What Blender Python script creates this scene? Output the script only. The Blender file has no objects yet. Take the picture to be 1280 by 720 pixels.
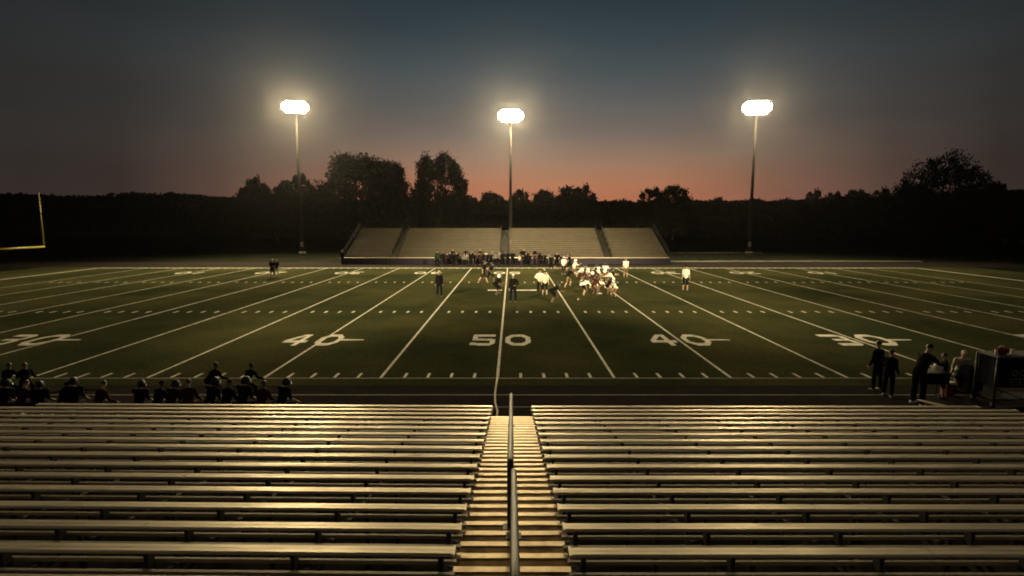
import bpy, bmesh, math, random
from mathutils import Vector, Matrix, noise
R = math.radians
random.seed(7)
scene = bpy.context.scene
COL = scene.collection

# ------------------------------------------------------------------ helpers
CAM = Vector((0.57, 0.0, 6.17)); TILT = R(7.1); FPX = 690.0

def gp(u, v, z=0.0):
    """point at height z that stands under a place measured on the photograph"""
    a = (u - 640) / FPX; b = -(v - 360) / FPX
    c, s = math.cos(TILT), math.sin(TILT)
    d = Vector((a, c + b * s, -s + b * c))
    t = (z - CAM.z) / d.z
    return CAM + d * t

def tag(o, label=None, cat=None, group=None, kind=None):
    if label: o['label'] = label
    if cat: o['category'] = cat
    if group: o['group'] = group
    if kind: o['kind'] = kind
    return o

def empty(name, loc=(0, 0, 0), rz=0.0):
    o = bpy.data.objects.new(name, None); COL.objects.link(o)
    o.location = loc; o.rotation_euler = (0, 0, rz); o.empty_display_size = .2
    return o

class MB:
    def __init__(s): s.v = []; s.f = []; s.m = []
    def add(s, vs, fs, m=0):
        o = len(s.v); s.v += [tuple(p) for p in vs]
        s.f += [tuple(i + o for i in f) for f in fs]; s.m += [m] * len(fs)
        return s
    def box(s, x0, x1, y0, y1, z0, z1, m=0, c=0.0):
        if c <= 0:
            vs = [(x, y, z) for z in (z0, z1) for (x, y) in ((x0, y0), (x1, y0), (x1, y1), (x0, y1))]
            return s.add(vs, [(3, 2, 1, 0), (4, 5, 6, 7), (0, 1, 5, 4), (1, 2, 6, 5), (2, 3, 7, 6), (3, 0, 4, 7)], m)
        bm = bmesh.new(); bmesh.ops.create_cube(bm, size=1)
        for v in bm.verts:
            v.co = Vector(((x0 + x1) / 2 + v.co.x * (x1 - x0), (y0 + y1) / 2 + v.co.y * (y1 - y0), (z0 + z1) / 2 + v.co.z * (z1 - z0)))
        bmesh.ops.bevel(bm, geom=bm.edges[:], offset=c, segments=2, profile=.6, affect='EDGES')
        s.bm(bm, m); bm.free(); return s
    def bm(s, bm, m=0):
        bm.verts.index_update()
        return s.add([v.co.copy() for v in bm.verts], [[v.index for v in f.verts] for f in bm.faces], m)
    def tube(s, pts, r, n=8, m=0, cap=True):
        pts = [Vector(p) for p in pts]; k = len(pts)
        rs = r if isinstance(r, (list, tuple)) else [r] * k
        rings = []; up = None
        for i, p in enumerate(pts):
            d = (pts[min(i + 1, k - 1)] - pts[max(i - 1, 0)]).normalized()
            if up is None:
                up = Vector((0, 0, 1)) if abs(d.z) < .9 else Vector((0, 1, 0))
            a = d.cross(up).normalized(); b = a.cross(d).normalized(); up = b
            rings.append([p + (a * math.cos(2 * math.pi * j / n) + b * math.sin(2 * math.pi * j / n)) * rs[i] for j in range(n)])
        vs = [q for rg in rings for q in rg]; fs = []
        for i in range(k - 1):
            for j in range(n):
                j2 = (j + 1) % n
                fs.append((i * n + j, i * n + j2, (i + 1) * n + j2, (i + 1) * n + j))
        if cap:
            fs.append(tuple(range(n - 1, -1, -1))); fs.append(tuple((k - 1) * n + j for j in range(n)))
        return s.add(vs, fs, m)
    def ball(s, c, r, m=0, sub=2, sc=(1, 1, 1), mat=None):
        bm = bmesh.new(); bmesh.ops.create_icosphere(bm, subdivisions=sub, radius=1)
        for v in bm.verts:
            q = Vector((v.co.x * r * sc[0], v.co.y * r * sc[1], v.co.z * r * sc[2]))
            if mat: q = mat @ q
            v.co = q + Vector(c)
        s.bm(bm, m); bm.free(); return s
    def xf(s, M):
        s.v = [tuple(M @ Vector(p)) for p in s.v]; return s
    def mesh(s, name, mats, smooth=False):
        me = bpy.data.meshes.new(name); me.from_pydata(s.v, [], s.f)
        for mt in (mats if isinstance(mats, (list, tuple)) else [mats]): me.materials.append(mt)
        for p, mi in zip(me.polygons, s.m): p.material_index = mi; p.use_smooth = smooth
        me.update(); return me
    def build(s, name, mats, parent=None, smooth=False):
        return link(name, s.mesh(name, mats, smooth), parent)

def link(name, me, parent=None):
    o = bpy.data.objects.new(name, me); COL.objects.link(o)
    if parent: o.parent = parent
    return o

def copy_tree(o, parent=None):
    c = o.copy(); COL.objects.link(c)
    c.parent = parent
    for ch in list(o.children): copy_tree(ch, c)
    return c

# ------------------------------------------------------------------ materials
def mat(name, col, rough=.6, metal=0.0, var=0.0, vscale=3.0, bump=0.0, bscale=40.0, spec=.5, col2=None, stretch=(1, 1, 1), rvar=0.0, objvar=0.0):
    m = bpy.data.materials.new(name); m.use_nodes = True
    nt = m.node_tree; b = nt.nodes['Principled BSDF']
    b.inputs['Base Color'].default_value = (*col, 1); b.inputs['Roughness'].default_value = rough
    b.inputs['Metallic'].default_value = metal; b.inputs['Specular IOR Level'].default_value = spec
    N = nt.nodes; L = nt.links
    if var or bump or rvar or objvar:
        tc = N.new('ShaderNodeTexCoord'); mp = N.new('ShaderNodeMapping'); mp.inputs['Scale'].default_value = stretch
        L.new(tc.outputs['Object'], mp.inputs['Vector'])
    if var:
        n = N.new('ShaderNodeTexNoise'); n.inputs['Scale'].default_value = vscale; n.inputs['Detail'].default_value = 6; n.inputs['Roughness'].default_value = .65
        L.new(mp.outputs[0], n.inputs['Vector'])
        r = N.new('ShaderNodeMapRange'); r.inputs[1].default_value = .3; r.inputs[2].default_value = .7
        L.new(n.outputs['Fac'], r.inputs[0])
        mx = N.new('ShaderNodeMix'); mx.data_type = 'RGBA'
        c2 = col2 or tuple(c * (1 - var) for c in col)
        mx.inputs['A'].default_value = (*c2, 1); mx.inputs['B'].default_value = (*col, 1)
        L.new(r.outputs[0], mx.inputs['Factor']); out = mx.outputs['Result']
        if objvar:
            oi = N.new('ShaderNodeObjectInfo'); r2 = N.new('ShaderNodeMapRange'); r2.inputs[3].default_value = 1 - objvar; r2.inputs[4].default_value = 1.0
            L.new(oi.outputs['Random'], r2.inputs[0])
            hs = N.new('ShaderNodeHueSaturation'); L.new(r2.outputs[0], hs.inputs['Value']); L.new(out, hs.inputs['Color']); out = hs.outputs[0]
        L.new(out, b.inputs['Base Color'])
    if rvar:
        n3 = N.new('ShaderNodeTexNoise'); n3.inputs['Scale'].default_value = vscale * 1.7; n3.inputs['Detail'].default_value = 5
        L.new(mp.outputs[0], n3.inputs['Vector'])
        r3 = N.new('ShaderNodeMapRange'); r3.inputs[1].default_value = .3; r3.inputs[2].default_value = .7
        r3.inputs[3].default_value = max(.05, rough - rvar); r3.inputs[4].default_value = rough + rvar
        L.new(n3.outputs['Fac'], r3.inputs[0]); L.new(r3.outputs[0], b.inputs['Roughness'])
    if bump:
        n2 = N.new('ShaderNodeTexNoise'); n2.inputs['Scale'].default_value = bscale; n2.inputs['Detail'].default_value = 4
        L.new(mp.outputs[0], n2.inputs['Vector'])
        bp = N.new('ShaderNodeBump'); bp.inputs['Strength'].default_value = bump; bp.inputs['Distance'].default_value = .02
        L.new(n2.outputs['Fac'], bp.inputs['Height']); L.new(bp.outputs[0], b.inputs['Normal'])
    return m

def emit(name, col, st):
    m = bpy.data.materials.new(name); m.use_nodes = True; nt = m.node_tree
    nt.nodes.clear(); e = nt.nodes.new('ShaderNodeEmission'); o = nt.nodes.new('ShaderNodeOutputMaterial')
    e.inputs['Color'].default_value = (*col, 1); e.inputs['Strength'].default_value = st
    nt.links.new(e.outputs[0], o.inputs['Surface']); return m

M = {}
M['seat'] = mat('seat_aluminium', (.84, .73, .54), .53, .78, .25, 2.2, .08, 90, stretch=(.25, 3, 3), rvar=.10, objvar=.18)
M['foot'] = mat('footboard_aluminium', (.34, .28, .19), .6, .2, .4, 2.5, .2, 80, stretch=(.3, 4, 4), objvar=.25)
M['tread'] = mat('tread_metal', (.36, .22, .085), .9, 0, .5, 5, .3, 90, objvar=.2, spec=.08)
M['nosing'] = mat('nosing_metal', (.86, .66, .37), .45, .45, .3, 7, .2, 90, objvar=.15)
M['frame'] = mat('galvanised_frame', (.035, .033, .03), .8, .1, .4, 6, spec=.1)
M['pipe'] = mat('galvanised_pipe', (.055, .06, .052), .5, .2, .3, 8, spec=.3)
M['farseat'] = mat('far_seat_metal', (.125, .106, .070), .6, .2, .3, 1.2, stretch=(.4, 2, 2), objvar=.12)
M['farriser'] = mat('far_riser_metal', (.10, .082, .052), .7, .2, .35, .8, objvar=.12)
M['panel'] = mat('purple_panel', (.012, .007, .024), .7, 0, .3, 2)
M['darksteel'] = mat('dark_steel', (.010, .010, .010), .9, 0, .3, 5, spec=.05)
M['stair'] = mat('dark_stair', (.05, .042, .03), .7, .1, .4, 3)
M['track'] = mat('track_asphalt', (.035, .030, .028), .92, 0, .35, 1.3, .3, 30, spec=.0)
M['soil'] = mat('rough_ground', (.020, .022, .014), .98, 0, .5, .15, .2, 8, spec=.0)
M['paint'] = mat('field_paint', (.70, .66, .54), .85, 0, .45, 3.0, .2, 60, spec=.2)
M['faded'] = mat('faded_paint', (.20, .18, .14), .9, 0, .4, 4.0, spec=.2)
M['polem'] = mat('pole_steel', (.06, .055, .05), .8, .1, .25, 3, spec=.15)
M['lamphouse'] = mat('lamp_housing', (.25, .25, .25), .5, .6)
M['lens'] = emit('lamp_lens', (1.0, .90, .70), 20.0)
M['yellow'] = mat('goal_yellow', (.36, .30, .03), .45, 0, .15, 3)
M['pad'] = mat('post_pad', (.02, .02, .03), .7)
M['bark'] = mat('bark', (.05, .04, .03), .95, 0, .4, 6, .5, 20)
M['leaf'] = mat('leaves', (.028, .036, .018), .8, 0, .5, .35, objvar=.3)
M['leaf2'] = mat('far_leaves', (.036, .046, .024), .85, 0, .5, .1)
M['rope'] = mat('pale_hose', (.40, .28, .18), .7, 0, .2, 6)
M['concrete'] = mat('concrete', (.30, .28, .25), .9, 0, .25, 2, .2, 30)
# clothing / people
def cloth(n, c, v=.2): return mat(n, c, .9, 0, v, 12, .3, 70, spec=.06)
M['white'] = cloth('white_jersey', (.74, .72, .67), .1)
M['black'] = cloth('black_jersey', (.007, .007, .008))
M['navy'] = cloth('navy_cloth', (.007, .008, .016))
M['maroon'] = cloth('maroon_jersey', (.050, .018, .016))
M['green'] = cloth('dark_green_cloth', (.02, .035, .022))
M['grey'] = cloth('grey_cloth', (.16, .16, .15))
M['tan'] = cloth('tan_trousers', (.17, .115, .06))
M['cream'] = cloth('cream_shirt', (.55, .48, .38), .1)
M['red'] = cloth('red_cloth', (.15, .035, .025))
M['shoe'] = mat('shoe', (.03, .03, .03), .5)
M['wshoe'] = mat('white_shoe', (.6, .58, .54), .5)
M['hair'] = mat('hair', (.020, .014, .010), .6, 0, .3, 30)
M['skin'] = mat('skin', (.42, .27, .19), .55, 0, .12, 9)
M['skin2'] = mat('skin_dark', (.12, .07, .045), .55, 0, .12, 9)
M['eye'] = mat('eye', (.02, .015, .01), .3)
M['lip'] = mat('lip', (.22, .09, .07), .5)
M['hwhite'] = mat('helmet_white', (.78, .77, .73), .22)
M['hdark'] = mat('helmet_dark', (.010, .010, .014), .6)
M['mask'] = mat('face_mask', (.3, .3, .3), .4)
M['leather'] = mat('ball_leather', (.16, .07, .035), .55, 0, .2, 20, .4, 200)

def brushed(m, amount):
    nt_ = m.node_tree; b_ = nt_.nodes['Principled BSDF']; tg = nt_.nodes.new('ShaderNodeTangent'); tg.direction_type = 'RADIAL'; tg.axis = 'X'
    b_.inputs['Anisotropic'].default_value = amount; nt_.links.new(tg.outputs[0], b_.inputs['Tangent'])
brushed(M['seat'], .25)
def stained(m, dark, scale, stretch, lo, hi, amt):
    nt_ = m.node_tree; b_ = nt_.nodes['Principled BSDF']; src = b_.inputs['Base Color'].links[0].from_socket
    tc_ = nt_.nodes.new('ShaderNodeTexCoord'); mp_ = nt_.nodes.new('ShaderNodeMapping'); mp_.inputs['Scale'].default_value = stretch
    n_ = nt_.nodes.new('ShaderNodeTexNoise'); n_.inputs['Scale'].default_value = scale; n_.inputs['Detail'].default_value = 7; n_.inputs['Roughness'].default_value = .7
    r_ = nt_.nodes.new('ShaderNodeMapRange'); r_.inputs[1].default_value = lo; r_.inputs[2].default_value = hi; r_.inputs[4].default_value = amt
    x_ = nt_.nodes.new('ShaderNodeMix'); x_.data_type = 'RGBA'; x_.inputs['B'].default_value = (*dark, 1)
    lk = nt_.links
    lk.new(tc_.outputs['Object'], mp_.inputs[0]); lk.new(mp_.outputs[0], n_.inputs['Vector']); lk.new(n_.outputs['Fac'], r_.inputs[0])
    lk.new(r_.outputs[0], x_.inputs['Factor']); lk.new(src, x_.inputs['A']); lk.new(x_.outputs['Result'], b_.inputs['Base Color'])
stained(M['seat'], (.16, .12, .08), 1.6, (.6, 4, 4), .60, .70, .75)
stained(M['paint'], (.07, .075, .03), 2.2, (1, 1, 1), .50, .66, .6)
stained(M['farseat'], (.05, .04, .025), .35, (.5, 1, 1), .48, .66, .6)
stained(M['tread'], (.05, .035, .02), 3.0, (1, 2, 2), .5, .66, .7)
# grass with soft mottling and mowing bands
def grass():
    m = bpy.data.materials.new('field_grass'); m.use_nodes = True; nt = m.node_tree; N = nt.nodes; L = nt.links
    b = N['Principled BSDF']; b.inputs['Roughness'].default_value = 1.0; b.inputs['Specular IOR Level'].default_value = .0
    tc = N.new('ShaderNodeTexCoord')
    def nz(s, d, r=.6):
        n = N.new('ShaderNodeTexNoise'); n.inputs['Scale'].default_value = s; n.inputs['Detail'].default_value = d; n.inputs['Roughness'].default_value = r
        L.new(tc.outputs['Object'], n.inputs['Vector']); return n
    a = nz(.12, 8); c = nz(6.0, 6, .8); d = nz(45, 3, .8)
    mx = N.new('ShaderNodeMix'); mx.data_type = 'RGBA'; mx.inputs['A'].default_value = (.031, .037, .0175, 1); mx.inputs['B'].default_value = (.064, .063, .027, 1)
    r = N.new('ShaderNodeMapRange'); r.inputs[1].default_value = .38; r.inputs[2].default_value = .62; L.new(a.outputs['Fac'], r.inputs[0]); L.new(r.outputs[0], mx.inputs['Factor'])
    # mowing bands, one per five yards
    sp = N.new('ShaderNodeSeparateXYZ'); L.new(tc.outputs['Object'], sp.inputs[0])
    mm = N.new('ShaderNodeMath'); mm.operation = 'MULTIPLY'; mm.inputs[1].default_value = math.pi / 4.572; L.new(sp.outputs['X'], mm.inputs[0])
    sn = N.new('ShaderNodeMath'); sn.operation = 'SINE'; L.new(mm.outputs[0], sn.inputs[0])
    rr = N.new('ShaderNodeMapRange'); rr.inputs[1].default_value = -.2; rr.inputs[2].default_value = .2; rr.inputs[3].default_value = .94; rr.inputs[4].default_value = 1.04; L.new(sn.outputs[0], rr.inputs[0])
    r2 = N.new('ShaderNodeMapRange'); r2.inputs[1].default_value = .3; r2.inputs[2].default_value = .7; r2.inputs[3].default_value = .55; r2.inputs[4].default_value = 1.32; L.new(c.outputs['Fac'], r2.inputs[0])
    m2 = N.new('ShaderNodeMath'); m2.operation = 'MULTIPLY'; L.new(rr.outputs[0], m2.inputs[0]); L.new(r2.outputs[0], m2.inputs[1])
    hs = N.new('ShaderNodeHueSaturation'); L.new(mx.outputs['Result'], hs.inputs['Color']); L.new(m2.outputs[0], hs.inputs['Value'])
    L.new(hs.outputs[0], b.inputs['Base Color'])
    bp = N.new('ShaderNodeBump'); bp.inputs['Strength'].default_value = .6; bp.inputs['Distance'].default_value = .03; L.new(d.outputs['Fac'], bp.inputs['Height']); L.new(bp.outputs[0], b.inputs['Normal'])
    return m
M['grass'] = grass()

# ------------------------------------------------------------------ world: dusk
w = bpy.data.worlds.new("World"); scene.world = w; w.use_nodes = True
nt = w.node_tree; N = nt.nodes; L = nt.links; N.clear()
tc = N.new('ShaderNodeTexCoord'); sp = N.new('ShaderNodeSeparateXYZ'); L.new(tc.outputs['Generated'], sp.inputs[0])
rp = N.new('ShaderNodeValToRGB'); L.new(sp.outputs['Z'], rp.inputs[0])
stops = [(0.0, (.40, .125, .060)), (.030, (.48, .170, .088)), (.063, (.435, .186, .100)), (.103, (.310, .190, .128)), (.150, (.175, .143, .122)),
         (.200, (.108, .108, .106)), (.245, (.066, .084, .092)), (.300, (.035, .054, .065)), (.36, (.019, .034, .044)), (.6, (.010, .019, .028)), (1.0, (.006, .011, .018))]
el = rp.color_ramp.elements
while len(el) < len(stops): el.new(.5)
for e, (p, c) in zip(el, stops): e.position = p; e.color = (*c, 1)
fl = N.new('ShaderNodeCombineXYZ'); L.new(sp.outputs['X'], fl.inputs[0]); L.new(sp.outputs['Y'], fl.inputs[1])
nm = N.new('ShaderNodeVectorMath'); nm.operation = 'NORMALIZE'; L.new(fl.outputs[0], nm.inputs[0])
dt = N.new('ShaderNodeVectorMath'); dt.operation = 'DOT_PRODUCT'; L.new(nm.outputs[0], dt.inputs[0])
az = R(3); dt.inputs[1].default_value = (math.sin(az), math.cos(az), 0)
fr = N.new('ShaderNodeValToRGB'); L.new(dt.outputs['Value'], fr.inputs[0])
fs = [(0.0, .12), (.60, .10), (.72, .07), (.79, .085), (.86, .21), (.93, .50), (.98, .90), (1.0, 1.0)]  # sunset fades toward the sides; lens edge darkening is folded into this falloff
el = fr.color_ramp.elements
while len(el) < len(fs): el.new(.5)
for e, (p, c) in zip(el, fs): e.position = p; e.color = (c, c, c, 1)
# thin uneven haze bands near the horizon
nz = N.new('ShaderNodeTexNoise'); nz.inputs['Scale'].default_value = 2.2; nz.inputs['Detail'].default_value = 5
mpn = N.new('ShaderNodeMapping'); mpn.inputs['Scale'].default_value = (1, 1, 9); L.new(tc.outputs['Generated'], mpn.inputs[0]); L.new(mpn.outputs[0], nz.inputs['Vector'])
nr = N.new('ShaderNodeMapRange'); nr.inputs[1].default_value = .3; nr.inputs[2].default_value = .7; nr.inputs[3].default_value = .93; nr.inputs[4].default_value = 1.07; L.new(nz.outputs['Fac'], nr.inputs[0])
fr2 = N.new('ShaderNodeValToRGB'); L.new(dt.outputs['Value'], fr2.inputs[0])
fs2 = [(0.0, .22), (.60, .27), (.72, .34), (.79, .40), (.86, .55), (.93, .75), (.98, .93), (1.0, 1.0)]  # gentler side falloff higher up, lens edge darkening included
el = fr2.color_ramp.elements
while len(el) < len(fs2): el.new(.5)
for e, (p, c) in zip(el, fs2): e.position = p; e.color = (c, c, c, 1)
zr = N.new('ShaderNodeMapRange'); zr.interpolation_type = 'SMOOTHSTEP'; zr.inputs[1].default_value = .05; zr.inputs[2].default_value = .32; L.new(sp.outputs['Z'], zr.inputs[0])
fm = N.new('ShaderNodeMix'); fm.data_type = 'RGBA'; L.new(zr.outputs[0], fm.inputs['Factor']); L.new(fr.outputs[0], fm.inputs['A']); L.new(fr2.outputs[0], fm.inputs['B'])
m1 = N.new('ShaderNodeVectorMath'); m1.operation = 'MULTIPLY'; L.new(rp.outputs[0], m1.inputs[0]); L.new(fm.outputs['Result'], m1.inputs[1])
sr = N.new('ShaderNodeMapRange'); sr.inputs[1].default_value = .74; sr.inputs[2].default_value = .97; sr.inputs[3].default_value = .42; sr.inputs[4].default_value = 1.0; L.new(dt.outputs['Value'], sr.inputs[0])
sh = N.new('ShaderNodeHueSaturation'); L.new(sr.outputs[0], sh.inputs['Saturation']); L.new(m1.outputs[0], sh.inputs['Color'])
m2 = N.new('ShaderNodeVectorMath'); m2.operation = 'SCALE'; L.new(sh.outputs[0], m2.inputs[0]); L.new(nr.outputs[0], m2.inputs['Scale'])
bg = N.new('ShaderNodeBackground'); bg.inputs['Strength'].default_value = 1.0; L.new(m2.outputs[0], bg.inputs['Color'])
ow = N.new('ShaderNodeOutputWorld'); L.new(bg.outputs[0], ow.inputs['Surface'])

# ------------------------------------------------------------------ camera
cd = bpy.data.cameras.new('camera'); cam = bpy.data.objects.new('camera', cd); COL.objects.link(cam)
cam.location = CAM; cam.rotation_euler = (R(90) - TILT, 0, 0)
cd.sensor_width = 36; cd.lens = FPX / 1280 * 36; cd.clip_start = .1; cd.clip_end = 5000
scene.camera = cam

# ------------------------------------------------------------------ ground
NEAR, FAR, END, YD5 = 20.9, 70.0, 52.0, 4.572
g = MB(); n = 40
g.box(-700, 700, -150, 800, -1.0, 0.0)
tag(g.build('ground', M['soil']), kind='structure')
g = MB(); g.add([(-60, NEAR - .9, .008), (60, NEAR - .9, .008), (60, FAR + 1.2, .008), (-60, FAR + 1.2, .008)], [(0, 1, 2, 3)])
tag(g.build('field', M['grass']), kind='structure')
g = MB(); g.add([(-70, 3, .004), (70, 3, .004), (70, NEAR - .9, .004), (-70, NEAR - .9, .004)], [(0, 1, 2, 3)])
g.add([(-70, FAR + 1.2, .004), (70, FAR + 1.2, .004), (70, 80, .004), (-70, 80, .004)], [(0, 1, 2, 3)])
tag(g.build('track', M['track']), kind='structure')
g = MB(); g.box(18, 60, 79.6, 80.4, .0, .14, c=.02)
tag(g.build('path', M['concrete']), kind='structure')

# markings (paint on the ground)
g = MB()
def quad(x0, x1, y0, y1, z=.013):
    g.add([(x0, y0, z), (x1, y0, z), (x1, y1, z), (x0, y1, z)], [(0, 1, 2, 3)])
for i in range(-10, 11):
    quad(i * YD5 - .055, i * YD5 + .055, NEAR + .12, FAR - .16)
tag(g.build('yard_line_paint', M['paint']), kind='structure')
g = MB()
quad(-END, END, FAR - .14, FAR + .30)
for s in (-1, 1): quad(s * END - .20, s * END + .20, NEAR + .12, FAR - .16)
tag(g.build('boundary_paint', M['paint']), kind='structure')
g = MB(); quad(-END, END, NEAR, NEAR + .10); quad(-60, 60, 18.86, 18.94, .009); quad(-60, 60, 17.6, 17.66, .009)
tag(g.build('faded_sideline_paint', M['faded']), kind='structure')
g = MB()
for i in range(-50, 51):
    if i % 5 == 0: continue
    x = i * .9144
    quad(x - .055, x + .055, NEAR + .14, NEAR + .76)
    quad(x - .055, x + .055, FAR - .80, FAR - .20)
    for yc in (36.5, 54.0): quad(x - .075, x + .075, yc - .30, yc + .30)
tag(g.build('hash_mark_paint', M['paint']), kind='structure')
g = MB()
quad(-1.55, -.3, 47.6, 48.25); quad(.3, 2.9, 47.6, 48.25)
tag(g.build('midfield_paint', M['paint']), kind='structure')

# the numbers: block athletic digits made of strokes (unit box 1 wide, 1 high)
def stroke_poly(kind, wd=.20):
    out = []
    def ring(x0, x1, y0, y1, c):
        o = [(x0 + c, y0), (x1 - c, y0), (x1, y0 + c), (x1, y1 - c), (x1 - c, y1), (x0 + c, y1), (x0, y1 - c), (x0, y0 + c)]
        k = c * .55
        i = [(x0 + wd + k, y0 + wd), (x1 - wd - k, y0 + wd), (x1 - wd, y0 + wd + k), (x1 - wd, y1 - wd - k), (x1 - wd - k, y1 - wd), (x0 + wd + k, y1 - wd), (x0 + wd, y1 - wd - k), (x0 + wd, y0 + wd + k)]
        for j in range(8): out.append([o[j], o[(j + 1) % 8], i[(j + 1) % 8], i[j]])
    def bar(x0, x1, y0, y1): out.append([(x0, y0), (x1, y0), (x1, y1), (x0, y1)])
    if kind == '0': ring(0, 1, 0, 1, .28)
    elif kind == '4':
        bar(.60, .60 + wd, 0, 1); bar(0, .60, .26, .26 + wd); bar(.8, 1, .26, .26 + wd)
        out.append([(0, .46), (.22, .46), (.60, .86), (.60, 1.0), (.46, 1.0)])
    elif kind == '5':
        bar(.05, .95, 1 - wd, 1); bar(.05, .05 + wd, .52, 1 - wd)
        bar(.05, .75, .44, .44 + wd * .8); bar(.75, .95, .2, .55); bar(.25, .75, 0, wd); bar(0, .25, .05, .05 + wd); out.append([(.75, 0), (.95, .2), (.75, .2)]); out.append([(.75, .55), (.95, .55), (.75, .604)])
    elif kind == '3':
        bar(.05, .75, 1 - wd, 1); bar(.25, .75, .42, .42 + wd * .8); bar(.05, .75, 0, wd); bar(.75, .95, .12, .40); bar(.75, .95, .60, .88)
        out += [[(.75, 0), (.95, .12), (.75, .12)], [(.75, .88), (.95, .88), (.75, 1)], [(.75, .40), (.95, .40), (.88, .5), (.75, .5)], [(.75, .5), (.88, .5), (.95, .6), (.75, .6)]]
    elif kind == '2':
        bar(.05, .75, 1 - wd, 1); bar(.75, .95, .55, .88); bar(.0, 1, 0, wd); out.append([(0, wd), (.28, wd), (.95, .55), (.75, .62)]); out.append([(.75, .88), (.95, .88), (.75, 1)])
    elif kind == '1':
        bar(.4, .6, 0, 1); bar(.2, .8, 0, .0001)
    return out
def number(txt, xc, y0, y1, face, dash=True, dw=1.30, gap=.46):
    h = y1 - y0
    def put(poly, ox):
        ps = []
        for (a, b) in poly:
            X = ox + a * dw; Y = b * h
            if face < 0: X, Y = -X, h - Y
            ps.append((xc + X, y0 + Y, .017))
        g.add(ps, [tuple(range(len(ps)))])
    for p in stroke_poly(txt[0]): put(p, -dw - gap / 2)
    for p in stroke_poly(txt[1]): put(p, gap / 2)
    if dash and txt != '50':
        y = y0 + h * .5; x = xc + gap / 2 + dw
        g.add([(x, y - .17, .017), (x + 1.15, y - .09, .017), (x + 1.15, y + .09, .017), (x, y + .17, .017)], [(0, 1, 2, 3)])
g = MB()
for xc, t, dw in ((0, '50', 1.30), (-9.62, '40', 1.18), (9.15, '40', 1.26), (-24.35, '30', 1.35), (18.35, '30', 1.35), (-33.5, '20', 1.3), (29, '20', 1.3)):
    number(t, xc, 26.55, 29.15, 1, True, dw)
for i, t in ((0, '50'), (-1, '40'), (1, '40'), (-2, '30'), (2, '30'), (-3, '20'), (3, '20'), (-4, '10'), (4, '10')):
    number(t, i * 9.144, FAR - 7.6, FAR - 5.2, -1, False)
tag(g.build('field_number_paint', M['paint']), kind='structure')

# pale hose carrying on from the fifty-yard line to the foot of the aisle
pts = [(.0, 20.85, .03), (-.02, 20.0, .03), (-.03, 19.0, .03), (.0, 18.0, .03), (.10, 17.2, .03), (.10, 16.2, .03), (.03, 15.2, .03)]
g = MB(); g.tube(pts, .035, 8); tag(g.build('ground_hose', M['rope'], smooth=True), 'pale hose lying across the dark track from the fifty yard line to the bleacher aisle', 'hose')

# ------------------------------------------------------------------ near bleachers
AX = .57
bl = empty('bleachers', (AX, 5.71, 0))
tag(bl, 'long low aluminium bleachers in the foreground, two seat blocks split by a stepped aisle', 'bleachers')
def toL(x, y, z): return (x - AX, y - 5.71, z)
RUN, RISE = .66, .132
def seat_z(k): return CAM.z - (3.36 + RISE * k)
def seat_y(k): return 5.71 + RUN * k
rows = range(-3, 15)
def plank(x0, x1, y0, y1, z0, z1, slope, ch=.012):
    """bevelled plank with a shallow ribbed top; y grows by slope*|x|"""
    prof = [(y0, z0), (y1, z0), (y1, z1 - ch), (y1 - ch, z1)]
    nr_ = 2
    wy = (y1 - y0 - 2 * ch) / nr_
    for i in range(nr_):
        a = y1 - ch - i * wy
        prof += [(a - wy * .88, z1), (a - wy * .91, z1 - .002), (a - wy * .97, z1 - .002)]
        if i < nr_ - 1: prof.append((a - wy, z1))
    prof += [(y0 + ch, z1), (y0, z1 - ch)]
    mb = MB(); k = len(prof)
    fs = [(i, (i + 1) % k, k + (i + 1) % k, k + i) for i in range(k)]
    fs += [tuple(range(k - 1, -1, -1)), tuple(range(k, 2 * k))]
    cuts = [x0]; x = AX + (4.55 + random.uniform(-.9, .9)) * (1 if x1 > AX else -1)
    js = []
    while x0 + .5 < x < x1 - .5: js.append(x); x += 5.8 * (1 if x1 > AX else -1)
    cuts = [x0] + sorted(js) + [x1]
    for a_, b_ in zip(cuts[:-1], cuts[1:]):
        a_ += .004 if a_ != x0 else 0; b_ -= .004 if b_ != x1 else 0
        dz = random.uniform(-.002, .002); vs = []
        for x in (a_, b_):
            for (y, z) in prof: vs.append((x - AX, y + slope * abs(x - AX) - 5.71, z + dz))
        mb.add(vs, fs)
    for x in (x0 + .004, x1 - .004):      # end caps
        yy = (y0 + y1) / 2 + slope * abs(x - AX) - 5.71; hw_ = (y1 - y0) / 2 + .004
        mb.box(x - .012 - AX, x + .012 - AX, yy - hw_, yy + hw_, z0 - .004, z1 + .003)
    return mb
LIM = {14: (-12.9, 13.65), 13: (-13.9, 14.1)}
for k in rows:
    for side in (-1, 1):
        lim = LIM.get(k, (-17, 17.5))
        x0, x1 = (lim[0], AX - .565) if side < 0 else (AX + .565, lim[1])
        sl = .0155 if side < 0 else .0
        j = (random.random() - .5) * .012
        z = seat_z(k) + (random.random() - .5) * .006
        plank(x0, x1, seat_y(k) - .072 + j, seat_y(k) + .072 + j, z - .026, z, sl).build('seat_plank', M['seat'], bl)
        for (a, b_) in ((.53, .585), (.735, .78)):
            plank(x0, x1, seat_y(k) + a, seat_y(k) + b_, z - .335, z - .30, sl, .008).build('foot_plank', M['foot'], bl)
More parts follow.
